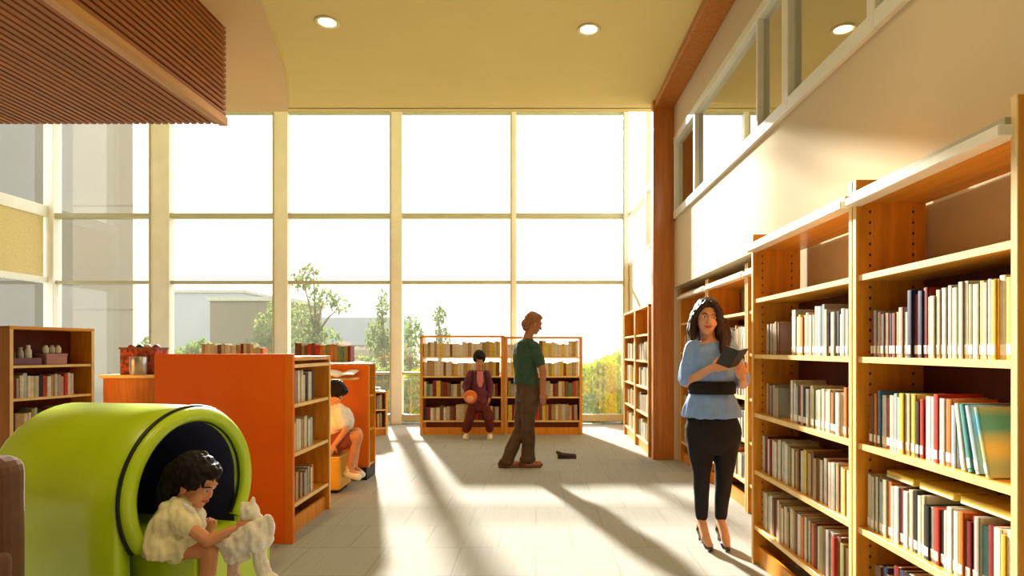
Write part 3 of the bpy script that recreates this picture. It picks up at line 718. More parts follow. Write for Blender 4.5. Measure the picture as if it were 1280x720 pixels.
def shell(mb, sections):
    # sections = list of (x, r) ; closed loft along the profile outer-inner
    n = None; rings = []
    for x, r in sections: rings.append(arch(r, x))
    n = len(rings[0]); k = len(rings)
    vs = [p for r_ in rings for p in r_]; fs = []
    for j in range(k):
        for i in range(n-1):
            a0 = j*n+i; b0 = ((j+1) % k)*n+i; fs.append((a0, a0+1, b0+1, b0))
    fs.append([j*n for j in range(k)]); fs.append([j*n+n-1 for j in range(k)])
    mb.add(vs, fs)
sh_ = MB(); shell(sh_, [(-.02, Rr-.012), (-.03, Rr), (-.2, Rr+.004), (-.5, Rr+.002), (-Lp+.03, Rr), (-Lp-.01, Rr-.02), (-Lp-.02, Rr-.06), (-Lp-.02, .02), (-Lp+.04, .02), (-Lp+.04, Rr-.075), (-.02, Rr-.075)])
obj('shell', sh_, M['green'], pod, smooth=True)
ln = MB(); shell(ln, [(-.03, Rr-.078), (-.03, Rr-.09), (-Lp+.10, Rr-.09), (-Lp+.08, Rr-.11), (-Lp+.08, .02), (-Lp+.05, .02), (-Lp+.05, Rr-.078)])
obj('lining', ln, M['navy'], pod, smooth=True)
def archtube(r, x, rad, ext):
    n = 44; pts = []
    for i in range(n+1):
        a = -ext+(math.pi+2*ext)*i/n
        pts.append(Vector((x, -r*math.cos(a)*(1 if a > 0 and a < math.pi else 1.0), ZCn+r*math.sin(a)*1.02)))
    return MB().tube(pts, rad, 12)
obj('rim', archtube(Rr-.040, .004, .036, .62), M['green'], pod, smooth=True)
obj('piping', archtube(Rr-.004, -.006, .010, .60), M['pipe'], pod, smooth=True)
obj('piping', archtube(Rr-.076, -.002, .006, .62), M['pipe'], pod, smooth=True)
obj('seat', MB().box(-Lp+.1, .262, -.25, .25, 0, .40), M['green'], pod, bevel=.015, seg=3)

# brown chair at the lower left corner
M['brown'] = mat('brown_upholstery', (.13, .05, .02), .8, .08, 30, sheen=.3)
ch = empty('armchair', (-2.26, 1.98, 0), 0, 'brown upholstered armchair cut off at the lower left corner', 'armchair')
obj('armrest', MB().box(.24, .36, -.4, .22, .16, .60), M['brown'], ch, bevel=.04, seg=4)
obj('armrest', MB().box(-.36, -.24, -.4, .22, .16, .60), M['brown'], ch, bevel=.04, seg=4)
obj('backrest', MB().box(-.36, .35, .14, .30, .16, .93), M['brown'], ch, bevel=.06, seg=4)
obj('seat', MB().box(-.24, .24, -.4, .14, .16, .42), M['brown'], ch, bevel=.04, seg=4)
for x in (-.32, .30):
    for y in (-.36, .24): obj('leg', MB().box(x-.02, x+.02, y-.02, y+.02, 0, .16), M['wood_post'], ch)

# ------------------------------------------------------------------ people
def skin(n, c): return mat(n, c, .5, .05, 14, spec=.4)
def fr3(fwd, up=(0, 0, 1)):
    f = Vector(fwd).normalized(); u = Vector(up); r = f.cross(u).normalized(); u = r.cross(f).normalized()
    return Matrix((r, f, u)).transposed()
def headmb(b, c, R, s=1.0, kid=False):
    c = Vector(c); T = lambda x, y, z: c+R @ (Vector((x, y, z))*s)
    e = lambda p, r: b.ell(T(*p), tuple(k*s for k in r), R, 18, 12)
    e((0, -.012, .025), (.074, .094, .093)); e((0, .028, -.03), (.060, .062, .078)); e((0, .045, -.075), (.040, .040, .038))
    e((0, .066, -.098), (.018, .016, .014)); e((.034, .050, -.035), (.025, .030, .028)); e((-.034, .050, -.035), (.025, .030, .028))
    if kid: b.cap(T(0, .084, .0), T(0, .094, -.028), .008*s, .011*s); e((.036, .048, -.045), (.028, .032, .030)); e((-.036, .048, -.045), (.028, .032, .030))
    else: b.cap(T(0, .086, .008), T(0, .106, -.030), .008*s, .012*s)
    for sg in (-1, 1): e((sg*.011, .096 if not kid else .086, -.034), (.009, .010, .007))
    e((0, .082, .028), (.042, .014, .012))
    for sg in (-1, 1): e((sg*.073, -.005, -.018), (.010, .018, .030))
def face_parts(par, c, R, s, browc, lipc, smile=1, voxel=None):
    c = Vector(c); T = lambda x, y, z: c+R @ (Vector((x, y, z))*s)
    for sg in (-1, 1):
        o = obj_abs('eye', MB().ell(T(sg*.030, .080, .004), (.012*s, .007*s, .0062*s), R), M['eyewhite'], par)
        o2 = obj_abs('pupil', MB().ell(T(sg*.030, .0855, .004), (.0055*s, .0035*s, .0055*s), R), M['pupil'], par)
        obj_abs('eyebrow', MB().chain([T(sg*.014, .092, .024), T(sg*.031, .090, .029), T(sg*.048, .076, .023)], [.0035*s, .004*s, .0022*s]), browc, par)
    obj_abs('lips', MB().chain([T(-.024, .080, -.056+.003*smile), T(-.010, .088, -.060), T(.010, .088, -.060), T(.024, .080, -.056+.003*smile)], [.003*s, .0065*s, .0065*s, .003*s]), lipc, par)
def obj_abs(name, mb, m, par, smooth=True):
    o = obj(name, mb, m, par, smooth=smooth)
    o.matrix_parent_inverse = (Matrix.Translation(par.location) @ par.rotation_euler.to_matrix().to_4x4()).inverted()
    return o
def hand(b, w_, d, nrm, side, s=1.0, curl=35, spread=.0, thumb=1):
    """w_ wrist, d finger direction, nrm palm facing direction, side = thumb side vector"""
    w_ = Vector(w_); d = Vector(d).normalized(); side = Vector(side); side = (side-d*side.dot(d)).normalized(); nrm = d.cross(side)*(1 if d.cross(side).dot(Vector(nrm)) > 0 else -1); nrm.normalize()
    R = Matrix((side, d, nrm)).transposed()
    b.ell(w_+d*.045*s, (.039*s, .052*s, .016*s), R); b.cap(w_-d*.01*s, w_+d*.05*s, .023*s, .022*s, flat=(nrm, .75))
    for k, (o, L) in enumerate([(.028, .068), (.0095, .077), (-.0095, .071), (-.028, .055)]):
        p = w_+d*(.080-.006*abs(k-1))*s+side*o*s; dd = d+side*(o*spread*10); dd.normalize(); ang = 0
        rad = .0088*s
        b.cap(w_+d*.05*s+side*o*.8*s, p, .010*s, rad)
        for j, fr in enumerate((.45, .32, .23)):
            ang += math.radians(curl*(.7 if j == 0 else 1)); q = p+(dd*math.cos(ang)+nrm*math.sin(ang))*L*fr*s
            b.cap(p, q, rad, rad*.92, 8); p = q; rad *= .92
    if thumb:
        p = w_+d*.028*s+side*.030*s; q = p+(d*.55+side*.65+nrm*.35).normalized()*.036*s; r_ = q+(d*.85+side*.15+nrm*.5).normalized()*.030*s
        b.cap(w_+d*.02*s+side*.01*s, p, .014*s, .013*s, 8); b.cap(p, q, .0125*s, .0105*s, 8); b.cap(q, r_, .0105*s, .009*s, 8)
M['eyewhite'] = mat('eye_white', (.85, .83, .80), .3); M['pupil'] = mat('dark_iris', (.03, .015, .01), .2)
M['skinA'] = skin('warm_skin', (.66, .33, .19)); M['skinB'] = skin('tan_skin', (.68, .30, .14)); M['skinC'] = skin('brown_skin', (.42, .17, .08))
M['hairD'] = mat('dark_brown_hair', (.035, .012, .006), .5, .3, 60, (3, 3, .3), bump=.15, spec=.3)
M['hairB'] = mat('black_hair', (.010, .006, .005), .6, .3, 60, (3, 3, .3), bump=.15, spec=.2)
M['hairR'] = mat('reddish_brown_hair', (.30, .12, .045), .5, .2, 60, (3, 3, .3), bump=.3)
M['lip'] = mat('lip', (.50, .10, .08), .4)
M['blouse'] = mat('light_blue_fabric', (.20, .36, .80), .8, .06, 20, bump=.05, sheen=.2)
M['trouser'] = mat('black_trouser_fabric', (.010, .009, .013), .8, .1, 20)
M['shoe'] = mat('black_patent_leather', (.012, .012, .016), .2, .05, spec=.7)

def placed(pts, y0):
    return {k: P(v[0], v[1], y0+(v[2] if len(v) > 2 else 0)) for k, v in pts.items()}

# ---- the woman reading
def woman():
    y0 = 4.08
    root = empty('person', (1.17, y0, 0), 0, 'woman in a light blue blouse and black trousers standing reading a book', 'person')
    J = placed(dict(neck=(888, 424), chest=(888, 452), waist=(889, 492), hip=(891, 524), shL=(864, 437), shR=(914, 438), elL=(859, 478, .02), wrL=(889, 460, -.20), elR=(928, 480, .02), wrR=(928, 472, -.19),
                    hiL=(878, 530), hiR=(905, 530), knL=(877, 592, -.05), knR=(905, 592, -.03), anL=(877, 648, 0), anR=(901, 648, 0), hlL=(877, 672, .03), hlR=(900, 672, .03)), y0)
    hc = P(884, 396, y0-.02); R = fr3((-.12, -1, -.14), (.08, 0, 1))
    b = MB(); headmb(b, hc, R, 1.03)
    b.cap(hc+Vector((0, .03, -.06)), J['neck']+Vector((0, .01, -.02)), .048, .055)
    # torso
    X = Vector((1, 0, 0)); Y = Vector((0, 1, 0))
    def sec(c, rx, ry): return (c, X*rx, Y*ry)
    b.loft([sec(J['neck']-Vector((0, 0, .0)), .05, .05), sec(J['neck']-Vector((0, 0, .05)), .12, .07), sec(J['chest'], .14, .10), sec(J['waist'], .115, .09), sec(J['hip'], .15, .11), sec(J['hip']-Vector((0, 0, .08)), .14, .1)])
    for s_ in 'LR':
        b.cap(J['sh'+s_], J['el'+s_], .045, .036); b.cap(J['el'+s_], J['wr'+s_], .036, .024)
        b.chain([J['hi'+s_], J['kn'+s_], J['an'+s_]], [.075, .05, .033])
        an = J['an'+s_]; toe = Vector((an.x+(.012 if s_ == 'L' else -.004), an.y-.145, .035))
        b.cap(an, Vector((an.x, an.y+.02, an.z-.05)), .032, .026); b.cap(an-Vector((0, 0, .02)), Vector((an.x, an.y-.10, .075)), .032, .030); b.cap(Vector((an.x, an.y-.10, .070)), toe, .032, .022)
    hand(b, J['wrL'], (.9, -.30, .25), (.1, .5, .8), (0.0, .5, 1), 1.0, 22)
    hand(b, J['wrR'], (-.35, -.45, .70), (-.1, .5, .7), (1, .1, .3), 1.0, 28)
    soft('body', b, M['skinA'], root, .0045, 3)
    face_parts(root, hc, R, 1.03, M['hairD'], M['lip'])
    obj_abs('teeth', MB().ell(hc+R @ Vector((0, .091, -.0615)), (.015, .006, .0035), R), M['eyewhite'], root)
    # hair
    h = MB(); T = lambda x, y, z: hc+R @ Vector((x, y, z))
    h.ell(T(0, -.035, .035), (.090, .092, .098), R, 20, 12); h.ell(T(0, .012, .085), (.066, .070, .042), R)
    for sg in (-1, 1):
        h.chain([T(sg*.03, .075, .095), T(sg*.070, .045, .045), T(sg*.088, .01, -.02), T(sg*.088, .01, -.10), T(sg*.085, .02, -.15)], [.018, .022, .024, .028, .018])
        h.chain([T(sg*.055, -.06, .0), T(sg*.08, -.05, -.1), T(sg*.075, -.03, -.16)], [.05, .045, .02])
    h.chain([T(.0, -.07, 0), T(0, -.075, -.12), T(0, -.06, -.19)], [.06, .06, .03])
    # long lock over the image-right shoulder
    h.chain([P(901, 402, y0+.0), P(904, 420, y0-.07), P(904, 436, y0-.12), P(903, 448, y0-.14)], [.034, .032, .026, .008])
    h.chain([P(905, 402, y0+.02), P(910, 420, y0-.04), P(909, 438, y0-.10)], [.03, .028, .010])
    h.chain([T(-.01, .085, .105), T(-.052, .078, .060), T(-.070, .062, .0), T(-.076, .050, -.07), T(-.080, .04, -.13)], [.014, .022, .022, .020, .012])
    soft('hair', h, M['hairD'], root, .006, 3, wrinkle=.006, wscale=40)
    # blouse
    c = MB()
    nk = J['neck']
    c.loft([sec(nk-Vector((0, -.01, .018)), .062, .055), sec(nk-Vector((0, 0, .045)), .125, .085), sec(nk-Vector((0, 0, .09)), .158, .105), sec(J['chest']-Vector((0, .01, .03)), .150, .118), sec(J['waist']+Vector((0, 0, .03)), .142, .108), sec(J['waist'], .150, .112),
            sec(P(890, 510, y0), .192, .135), sec(P(890, 521, y0), .204, .145)], 26)
    for s_, sg in (('L', -1), ('R', 1)):
        sh, el = J['sh'+s_], J['el'+s_]
        c.cap(sh+Vector((-.02*sg, 0, .01)), sh+(el-sh)*.5, .062, .062); c.cap(sh+(el-sh)*.4, sh+(el-sh)*.86, .060, .064)
    soft('blouse', c, M['blouse'], root, .007, 2, wrinkle=.010, wscale=14)
    # dark sash under the arms
    d = MB(); d.loft([sec(P(889, 476, y0-.005), .155, .122), sec(P(890, 484, y0-.01), .162, .13), sec(P(890, 492, y0-.01), .160, .125)], 24)
    soft('sash', d, M['trouser'], root, .007, 2, label='dark sash')
    # trousers
    t = MB()
    t.loft([sec(P(890, 515, y0), .155, .115), sec(P(891, 535, y0), .192, .135), sec(P(891, 552, y0), .185, .128), sec(P(891, 566, y0), .14, .10)], 24)
    for s_, sg in (('L', -1), ('R', 1)):
        hi, kn, an = J['hi'+s_], J['kn'+s_], J['an'+s_]
        t.chain([hi+Vector((.012*sg, 0, -.05)), hi+(kn-hi)*.5+Vector((.008*sg, 0, 0)), kn, kn+(an-kn)*.45, an+Vector((0, 0, .02))], [.106, .090, .060, .052, .041], 14)
    soft('trousers', t, M['trouser'], root, .008, 3, wrinkle=.005)
    for s_ in 'LR':
        an = J['an'+s_]; dx = .012 if s_ == 'L' else -.004
        s2 = MB(); s2.cap((an.x+dx, an.y-.115, .030), (an.x+dx, an.y-.165, .018), .034, .020, flat=((0, 0, 1), .6))
        s2.cap((an.x+dx*.6, an.y-.06, .050), (an.x+dx, an.y-.13, .020), .030, .032, flat=((0, 0, 1), .45)); s2.cap((an.x, an.y+.035, .085), (an.x, an.y-.06, .052), .030, .030, flat=((0, 0, 1), .5))
        s2.cap((an.x, an.y+.04, .12), (an.x, an.y+.03, .085), .022, .028)
        s2.chain([(an.x, an.y+.045, .09), (an.x, an.y+.05, .008)], [.014, .007])
        soft('shoe', s2, M['shoe'], root, .005, 2)
    # earring-free; phone-like dark open book held in front
    r = bpy.data.objects.new('open_book', None); COL.objects.link(r); bc = P(917, 449, y0-.315); r.location = bc
    r.rotation_euler = Euler((math.radians(-48), math.radians(6), math.radians(14)))
    tag(r, 'dark covered open book held in the hands of the woman', 'book')
    for sg in (-1, 1):
        A = math.radians(22)*sg
        Mx = Matrix.Rotation(-A, 4, 'Y')
        obj('cover', MB().box(0 if sg > 0 else -.085, .085 if sg > 0 else 0, -.075, .075, -.004, 0, M=Mx), BM['black'], r, bevel=.001)
        obj('page_block', MB().box(0.002 if sg > 0 else -.081, .081 if sg > 0 else -.002, -.071, .071, 0, .009, M=Mx), M['page'], r)
woman()

# ---- the man walking away
M['green_shirt'] = mat('dark_green_cotton', (.035, .085, .055), .85, .1, 20)
M['olive'] = mat('olive_brown_cotton', (.10, .06, .032), .85, .12, 12)
def man():
    y0 = 6.72
    root = empty('person', (-.09, y0, 0), 0, 'person in a dark green shirt and brown trousers standing mid aisle, seen from behind', 'person')
    J = placed(dict(neck=(659, 421), chest=(657, 447), waist=(658, 472), hip=(660, 490), shN=(668, 434, -.13), shF=(650, 433, .13), elN=(679, 464, -.17), wrN=(678, 491, -.20), elF=(655, 465, .20), wrF=(664, 489, .16),
                    hiN=(663, 492, -.07), hiF=(656, 492, .08), knN=(660, 534, -.05), knF=(651, 536, .06), anN=(660, 573, .0), anF=(634, 576, .0)), y0)
    hc = P(667, 404, y0); fw = Vector((.86, .36, -.34)); R = fr3(fw)
    b = MB(); headmb(b, hc, R, 1.0); b.cap(hc+Vector((-.03, 0, -.06)), J['neck']-Vector((0, 0, .03)), .050, .056)
    U = Vector((.80, .60, 0))*1; S = Vector((.55, -.83, 0))     # forward, side (towards the camera)
    def sec(c, rs, rf): return (c, S*rs, U*rf)
    b.loft([sec(J['neck'], .05, .05), sec(J['chest'], .15, .11), sec(J['waist'], .13, .1), sec(J['hip'], .15, .11)])
    for s_ in 'NF':
        b.chain([J['sh'+s_], J['el'+s_], J['wr'+s_]], [.05, .04, .028]); b.chain([J['hi'+s_], J['kn'+s_], J['an'+s_]], [.08, .055, .04])
        an = J['an'+s_]; b.cap(Vector((an.x-.02, an.y, .05)), Vector((an.x+.13, an.y+.02, .04)), .04, .03)
    hand(b, J['wrN'], (.1, 0, -1), (-.2, .9, 0), (.9, .2, 0), 1.0, 22); hand(b, J['wrF'], (.2, 0, -1), (.2, -.9, 0), (.9, .2, 0), 1.0, 22)
    soft('body', b, M['skinC'], root, .006, 3)
    face_parts(root, hc, R, 1.0, M['hairR'], M['lip'])
    h = MB(); T = lambda x, y, z: hc+R @ Vector((x, y, z))
    h.ell(T(0, -.030, .035), (.086, .092, .090), R, 18, 12); h.ell(T(0, .02, .085), (.062, .06, .035), R); h.ell(T(0, -.085, -.03), (.06, .05, .065), R)
    h.ell(T(0, -.07, -.07), (.05, .04, .05), R)
    soft('hair', h, M['hairR'], root, .007, 2, wrinkle=.008, wscale=40)
    c = MB(); nk = J['neck']
    c.loft([sec(nk-Vector((0, 0, .02)), .075, .065), sec(nk-Vector((.01, 0, .06)), .15, .09), sec(J['chest']+Vector((-.01, 0, .04)), .185, .115), sec(J['chest']-Vector((.01, 0, .06)), .17, .118), sec(J['waist'], .170, .125), sec(P(659, 480, y0), .185, .138)], 24)
    for s_ in 'NF': c.chain([J['sh'+s_], J['sh'+s_]+(J['el'+s_]-J['sh'+s_])*.62], [.068, .062])
    soft('shirt', c, M['green_shirt'], root, .009, 2, wrinkle=.012, wscale=10)
    t = MB()
    t.loft([sec(P(659, 467, y0), .16, .118), sec(P(661, 490, y0), .175, .125), sec(P(661, 502, y0), .17, .13)], 22)
    for s_ in 'NF':
        hi, kn, an = J['hi'+s_], J['kn'+s_], J['an'+s_]
        t.chain([hi, hi+(kn-hi)*.5, kn, an+Vector((.0, 0, .01))], [.105, .092, .070, .072], 14, flat=((0, 1, 0), 1))
        t.ell(an+Vector((-.01, 0, -.01)), (.092, .08, .05))
    soft('trousers', t, M['olive'], root, .010, 2, wrinkle=.014, wscale=9)
    for s_ in 'NF':
        an = J['an'+s_]; s2 = MB(); s2.cap((an.x-.07, an.y, .038), (an.x+.14, an.y+.02, .028), .040, .028, flat=((0, 0, 1), .9)); s2.box(an.x-.10, an.x+.15, an.y-.035, an.y+.04, 0.002, .02)
        soft('shoe', s2, mat('brown_leather', (.16, .07, .04), .5), root, .007, 3)
man()

# ---- child in front of the back bookcase
M['maroon'] = mat('maroon_jacket', (.17, .04, .075), .8, .15, 20); M['pinkv'] = mat('pink_shirt', (.72, .24, .28), .8, .06, 20); M['dred'] = mat('dark_red_trousers', (.13, .022, .016), .8, .15, 15)
def backchild():
    y0 = 8.95
    root = empty('person', (-.88, y0, 0), 0, 'child in a maroon outfit standing in front of the left back bookcase', 'person')
    J = placed(dict(neck=(598, 461), chest=(598, 474), waist=(599, 495), hip=(598, 506), shL=(588, 467), shR=(609, 467), elL=(581, 483, -.02), wrL=(586, 495, -.12), elR=(614, 484), wrR=(612, 498, -.05),
                    hiL=(592, 508), hiR=(605, 508), knL=(587, 524, -.06), knR=(611, 522, -.06), anL=(583, 540, -.02), anR=(612, 540, -.04)), y0)
    hc = P(599, 449, y0-.05); R = fr3((.25, -1, -.75))
    b = MB(); headmb(b, hc, R, .92, True); b.cap(hc, J['neck'], .04, .045)
    X = Vector((1, 0, 0)); Y = Vector((0, 1, 0)); sec = lambda c, rx, ry: (c, X*rx, Y*ry)
    b.loft([sec(J['neck'], .04, .04), sec(J['chest'], .11, .08), sec(J['waist'], .1, .08), sec(J['hip'], .11, .08)])
    for s_ in 'LR':
        b.chain([J['sh'+s_], J['el'+s_], J['wr'+s_]], [.035, .028, .02]); b.chain([J['hi'+s_], J['kn'+s_], J['an'+s_]], [.055, .04, .03])
    hand(b, J['wrL'], (.3, -.4, -.8), (.5, .5, 0), (0, -1, 0), .75, 25); hand(b, J['wrR'], (-.1, -.2, -1), (-1, 0, 0), (0, -1, 0), .75, 25)
    soft('body', b, M['skinB'], root, .006, 3)
    face_parts(root, hc, R, .92, M['hairB'], M['lip'])
    h = MB(); T = lambda x, y, z: hc+R @ Vector((x, y, z))
    h.ell(T(0, -.025, .04), (.088, .095, .09), R, 16, 10); h.ell(T(0, .03, .075), (.07, .06, .04), R); h.ell(T(-.06, 0, .01), (.03, .05, .06), R); h.ell(T(.06, 0, .01), (.03, .05, .06), R)
    soft('hair', h, M['hairB'], root, .007, 2, wrinkle=.012, wscale=50)
    c = MB(); c.loft([sec(J['neck']-Vector((0, 0, .02)), .05, .05), sec(J['neck']-Vector((0, 0, .06)), .12, .08), sec(J['chest']-Vector((0, 0, .05)), .135, .10), sec(J['waist'], .14, .105), sec(P(598, 504, y0), .16, .11)], 20)
    for s_ in 'LR': c.chain([J['sh'+s_], J['el'+s_], J['wr'+s_]+(J['el'+s_]-J['wr'+s_])*.2], [.052, .046, .036])
    soft('jacket', c, M['maroon'], root, .009, 2, wrinkle=.012, wscale=16)
    c = MB(); c.loft([sec(P(600, 464, y0-.075), .045, .03), sec(P(600, 476, y0-.08), .055, .035), sec(P(600, 484, y0-.08), .03, .03)], 14)
    soft('shirt_front', c, M['pinkv'], root, .008, 2)
    for sx in (-1, 1): obj_abs('strap', MB().tube([P(599+sx*8, 463, y0), P(599+sx*8, 467, y0-.09), P(599+sx*9, 478, y0-.12), P(599+sx*10, 488, y0-.10)], .012), M['trouser'], root)
    t = MB(); t.loft([sec(P(598, 500, y0), .13, .1), sec(P(598, 508, y0), .15, .11), sec(P(598, 513, y0), .13, .1)], 18)
    for s_ in 'LR': t.chain([J['hi'+s_], J['kn'+s_], J['an'+s_]+Vector((0, 0, .05))], [.085, .075, .062], 12)
    soft('trousers', t, M['dred'], root, .010, 2, wrinkle=.012, wscale=12)
    for s_ in 'LR':
        an = J['an'+s_]; s2 = MB(); s2.cap((an.x, an.y+.03, .042), (an.x+(.02 if s_ == 'R' else -.01), an.y-.12, .032), .040, .034); s2.box(an.x-.035, an.x+.04, an.y-.14, an.y+.06, .002, .02)
        soft('shoe', s2, M['white'], root, .007, 2, label='white sneaker')
    r = empty('round_bag', P(588, 496, y0-.27), 0, 'round orange bag held by the child in maroon', 'bag')
    obj('bag_body', MB().ell((0, 0, 0), (.10, .06, .10)), mat('orange_nylon', (.75, .17, .04), .5, .1, 20), r, smooth=True)
    obj('bag_pocket', MB().ell((0, -.035, -.02), (.06, .035, .055)), mat('pale_orange_nylon', (.85, .42, .18), .5), r, smooth=True)
    obj('bag_handle', MB().tube([(-.05, .0, .085), (-.03, .01, .13), (.03, .01, .13), (.05, .0, .085)], .008), M['trouser'], r, smooth=True)
backchild()

# ---- child seated between the low bookcases
M['tee'] = mat('white_tee', (.82, .80, .78), .85, .05, 20); M['shorts'] = mat('rust_shorts', (.32, .07, .03), .85, .1, 20)
def midchild():
    y0 = 5.66
    s = y0/F
    root = empty('person', (-1.82, y0, 0), 0, 'seated child in a white shirt bending over between the low bookcases', 'person')
    J = placed(dict(pel=(408, 552), mid=(413, 536), ch=(421, 522), neck=(420, 508), shN=(424, 516, -.12), shF=(422, 516, .12), elN=(432, 538, -.16), wrN=(418, 556, -.2), elF=(434, 540, .14), wrF=(424, 560, .1),
                    hiN=(410, 556, -.08), hiF=(410, 554, .08), knN=(447, 545, -.10), knF=(446, 541, .10), anN=(437, 588, -.08), anF=(442, 585, .08)), y0)
    hc = P(419, 492, y0); R = fr3((.75, -.25, -.75))
    b = MB(); headmb(b, hc, R, .93, True); b.cap(hc, J['neck'], .04, .045)
    X = Vector((1, 0, 0)); Y = Vector((0, 1, 0))
    b.chain([J['pel'], J['mid'], J['ch'], J['neck']], [.1, .095, .1, .045])
    for s_ in 'NF':
        b.chain([J['sh'+s_], J['el'+s_], J['wr'+s_]], [.036, .03, .022]); b.chain([J['hi'+s_], J['kn'+s_], J['an'+s_]], [.07, .052, .034])
        an = J['an'+s_]; b.cap(an, an+Vector((.08, -.04, -.03)), .03, .025)
    hand(b, J['wrN'], (-.4, -.2, -.8), (.3, .9, 0), (1, 0, 0), .75, 25); hand(b, J['wrF'], (-.1, -.2, -.9), (.3, -.9, 0), (1, 0, 0), .75, 25)
    soft('body', b, M['skinB'], root, .006, 3)
    face_parts(root, hc, R, .93, M['hairB'], M['lip'])
    h = MB(); T = lambda x, y, z: hc+R @ Vector((x, y, z))
    h.ell(T(0, -.02, .04), (.088, .098, .09), R, 16, 10); h.ell(T(0, .03, .08), (.068, .06, .04), R); h.ell(T(0, -.08, -.02), (.065, .04, .06), R)
    soft('hair', h, M['hairB'], root, .007, 2, wrinkle=.008, wscale=50)
    c = MB(); c.chain([P(411, 548, y0), P(416, 534, y0), P(424, 523, y0), P(422, 512, y0)], [.125, .135, .130, .07], 18)
    c.ell(P(427, 527, y0), (.115, .17, .11))
    for s_ in 'NF': c.chain([J['sh'+s_], J['sh'+s_]+(J['el'+s_]-J['sh'+s_])*.6], [.06, .056])
    soft('shirt', c, M['tee'], root, .008, 2, wrinkle=.010, wscale=14)
    c = MB()
    for s_ in 'NF': c.chain([J['hi'+s_], J['hi'+s_]+(J['kn'+s_]-J['hi'+s_])*.62], [.098, .085], 14)
    c.ell(P(408, 555, y0), (.12, .16, .09))
    soft('shorts', c, M['shorts'], root, .008, 2, wrinkle=.008, wscale=14)
    for s_ in 'NF':
        an = J['an'+s_]; s2 = MB(); s2.cap(an+Vector((-.03, .01, -.035)), an+Vector((.10, -.06, -.05)), .04, .032); s2.cap(an+Vector((0, 0, .03)), an+Vector((0, 0, -.02)), .036, .038)
        soft('shoe', s2, M['white'], root, .007, 2, label='white sneaker')
    st = empty('stool', (P(411, 600, y0).x, y0, 0), 0, 'yellow cube stool under the seated child', 'stool')
    obj('stool_body', MB().box(-.2, .16, -.18, .18, .03, .32), mat('yellow_vinyl', (.85, .48, .05), .4), st, bevel=.02, seg=3)
    obj('stool_seat', MB().box(-.2, .16, -.18, .18, .32, .34), mat('pale_yellow_vinyl', (.9, .6, .12), .4), st, bevel=.012, seg=2)
    obj('stool_base', MB().box(-.17, .13, -.15, .15, 0, .03), M['plinth'], st)
midchild()

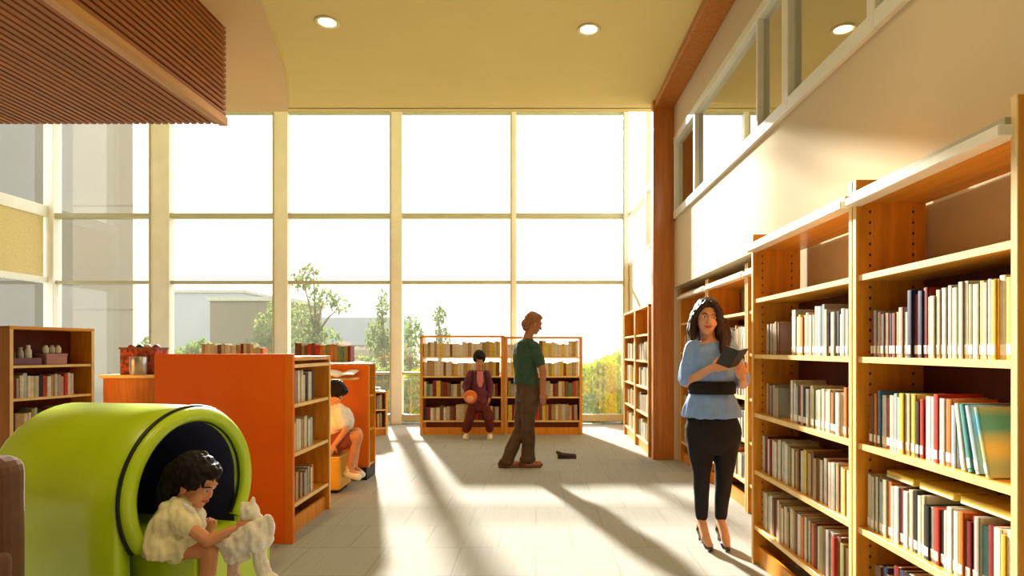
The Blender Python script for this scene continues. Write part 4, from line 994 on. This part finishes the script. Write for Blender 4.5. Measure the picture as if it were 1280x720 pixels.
# ---- girl in the pod
M['dress'] = mat('cream_dress', (.88, .82, .52), .85, .06, 18, sheen=.2)
M['plush'] = mat('white_plush', (.84, .80, .70), .95, .05, 50, bump=.3, sheen=.4); M['pinkpaw'] = mat('pinkish_plush', (.70, .48, .40), .95, .05, 50)
def girl():
    y0 = 2.80
    root = empty('person', (-1.67, y0, .40), 0, 'small girl in a cream dress sitting in the green pod, looking down at a toy', 'person')
    J = placed(dict(pel=(214, 682), mid=(213, 662), ch=(222, 642), neck=(233, 626), shN=(226, 648, -.08), shF=(238, 640, .10), elN=(259, 676, -.13), wrN=(294, 661, -.09), elF=(256, 660, .16), wrF=(262, 664, .06),
                    hiN=(222, 686, -.06), hiF=(222, 680, .08), knN=(262, 687, -.08), knF=(270, 684, .07), anN=(256, 775, -.06), anF=(268, 772, .08)), y0)
    hc = P(246, 603, y0); R = fr3((.93, -.16, -.46))
    b = MB(); headmb(b, hc, R, .93, True); b.cap(hc+Vector((-.03, 0, -.03)), J['neck']+Vector((-.01, 0, -.01)), .038, .042)
    b.chain([J['pel'], J['mid'], J['ch'], J['neck']], [.085, .08, .085, .04])
    for s_ in 'NF':
        b.chain([J['sh'+s_], J['el'+s_], J['wr'+s_]], [.034, .028, .021]); b.chain([J['hi'+s_], J['kn'+s_], J['an'+s_]], [.055, .040, .026])
        an = J['an'+s_]; b.cap(Vector((an.x-.02, an.y, .05)), Vector((an.x+.09, an.y-.02, .03)), .026, .022)
    hand(b, J['wrN'], (.95, 0, .22), (.1, .9, .4), (0, .1, 1), .72, 30); hand(b, J['wrF'], (.25, -.2, .9), (-.6, -.3, .1), (-.8, -.3, .2), .72, 45)
    soft('body', b, M['skinB'], root, .004, 3)
    face_parts(root, hc, R, .93, M['hairB'], M['lip'], 0)
    h = MB(); T = lambda x, y, z: hc+R @ Vector((x, y, z))
    h.ell(T(0, -.030, .042), (.096, .102, .094), R, 20, 12); h.ell(T(0, .03, .082), (.062, .06, .036), R)
    h.ell(T(.062, .0, .025), (.03, .06, .04), R); h.ell(T(-.062, .0, .025), (.03, .06, .04), R)
    h.chain([T(.02, -.10, .0), P(214, 606, y0), P(206, 622, y0+.0), P(208, 640, y0+.02)], [.055, .055, .048, .02])
    h.chain([T(.0, -.08, -.02), P(222, 618, y0+.04), P(212, 645, y0+.06)], [.05, .05, .02])
    soft('hair', h, M['hairB'], root, .006, 2, wrinkle=.009, wscale=40)
    X = Vector((1, 0, 0)); Y = Vector((0, 1, 0)); sec = lambda c, rx, ry, tz=0: (c, Vector((rx, 0, tz)), Y*ry)
    c = MB()
    c.loft([sec(P(219, 689, y0), .105, .15), sec(P(217, 680, y0), .108, .152), sec(P(214, 664, y0), .095, .14), sec(P(219, 650, y0), .088, .135), sec(P(224, 638, y0), .085, .135), sec(P(228, 631, y0), .06, .10), sec(P(231, 627, y0), .035, .05)], 26)
    c.chain([P(214, 655, y0), P(219, 640, y0-.03), P(226, 634, y0-.05)], [.09, .07, .05]); c.chain([P(214, 655, y0), P(219, 640, y0+.03), P(228, 634, y0+.05)], [.09, .07, .05])
    c.chain([J['hiN']+Vector((0, 0, .01)), P(240, 680, y0-.06)], [.075, .062]); c.chain([J['hiF'], P(242, 678, y0+.06)], [.075, .062])
    for s_ in 'NF': c.chain([J['sh'+s_]+Vector((-.01, 0, .01)), J['sh'+s_]+(J['el'+s_]-J['sh'+s_])*.30], [.052, .054])
    soft('dress', c, M['dress'], root, .006, 1, wrinkle=.012, wscale=22)
    c = MB(); c.chain([P(229, 630, y0-.075), P(239, 638, y0-.085), P(245, 646, y0-.05)], [.012, .016, .010]); c.chain([P(245, 638, y0-.0), P(250, 656, y0-.01)], [.03, .03])
    soft('collar', c, M['tee'], root, .005, 2, label='white collar and bib')
    # plush toy on her lap, held by the near hand
    yt = y0-.08
    r = empty('plush_toy', P(305, 680, yt), 0, 'white plush toy animal held on the knees of the girl', 'plush toy')
    c = MB(); c.chain([P(283, 676, yt), P(300, 678, yt), P(318, 665, yt), P(329, 655, yt)], [.045, .062, .060, .03]); c.ell(P(322, 675, yt), (.060, .06, .055)); c.chain([P(326, 660, yt), P(337, 645, yt), P(337, 675, yt)], [.03, .014, .022])
    c.chain([P(278, 680, yt), P(292, 694, yt), P(306, 694, yt)], [.025, .04, .03])
    soft('toy_body', c, M['plush'], r, .006, 1, wrinkle=.014, wscale=26)
    c = MB(); c.ell(P(312, 640, yt+.02), (.042, .04, .045)); c.chain([P(312, 640, yt+.02), P(316, 624, yt+.02)], [.025, .013]); c.chain([P(306, 640, yt+.02), P(303, 630, yt+.02)], [.02, .010]); c.chain([P(318, 640, yt+.02), P(323, 650, yt+.02), P(320, 662, yt)], [.024, .024, .03])
    soft('toy_head', c, M['plush'], r, .006, 1, wrinkle=.008, wscale=30)
    c = MB(); c.chain([P(294, 690, yt), P(292, 705, yt), P(291, 722, yt), P(302, 727, yt-.03)], [.028, .026, .024, .022]); soft('toy_leg', c, M['pinkpaw'], r, .006, 1, wrinkle=.004, wscale=30, label='pinkish plush leg')
    c = MB(); c.chain([P(323, 680, yt), P(325, 700, yt), P(332, 722, yt), P(346, 727, yt-.03)], [.036, .032, .034, .026]); soft('toy_leg', c, M['plush'], r, .006, 1, wrinkle=.006, wscale=30)
girl()

# ------------------------------------------------------------------ dark object on the floor
p = P(707, 573, 7.28)
sm = MB(); sm.cap((p.x-.06, p.y, .04), (p.x+.10, p.y+.01, .03), .042, .034, flat=((0, 0, 1), .8)); sm.cap((p.x-.10, p.y, .075), (p.x-.06, p.y, .045), .02, .035); sm.box(p.x-.10, p.x+.13, p.y-.035, p.y+.035, .002, .018)
soft('shoe', sm, mat('dark_brown_leather', (.05, .03, .025), .5), None, .006, 2, label='dark slip-on shoe lying alone on the carpet right of the standing man', cat='shoe')
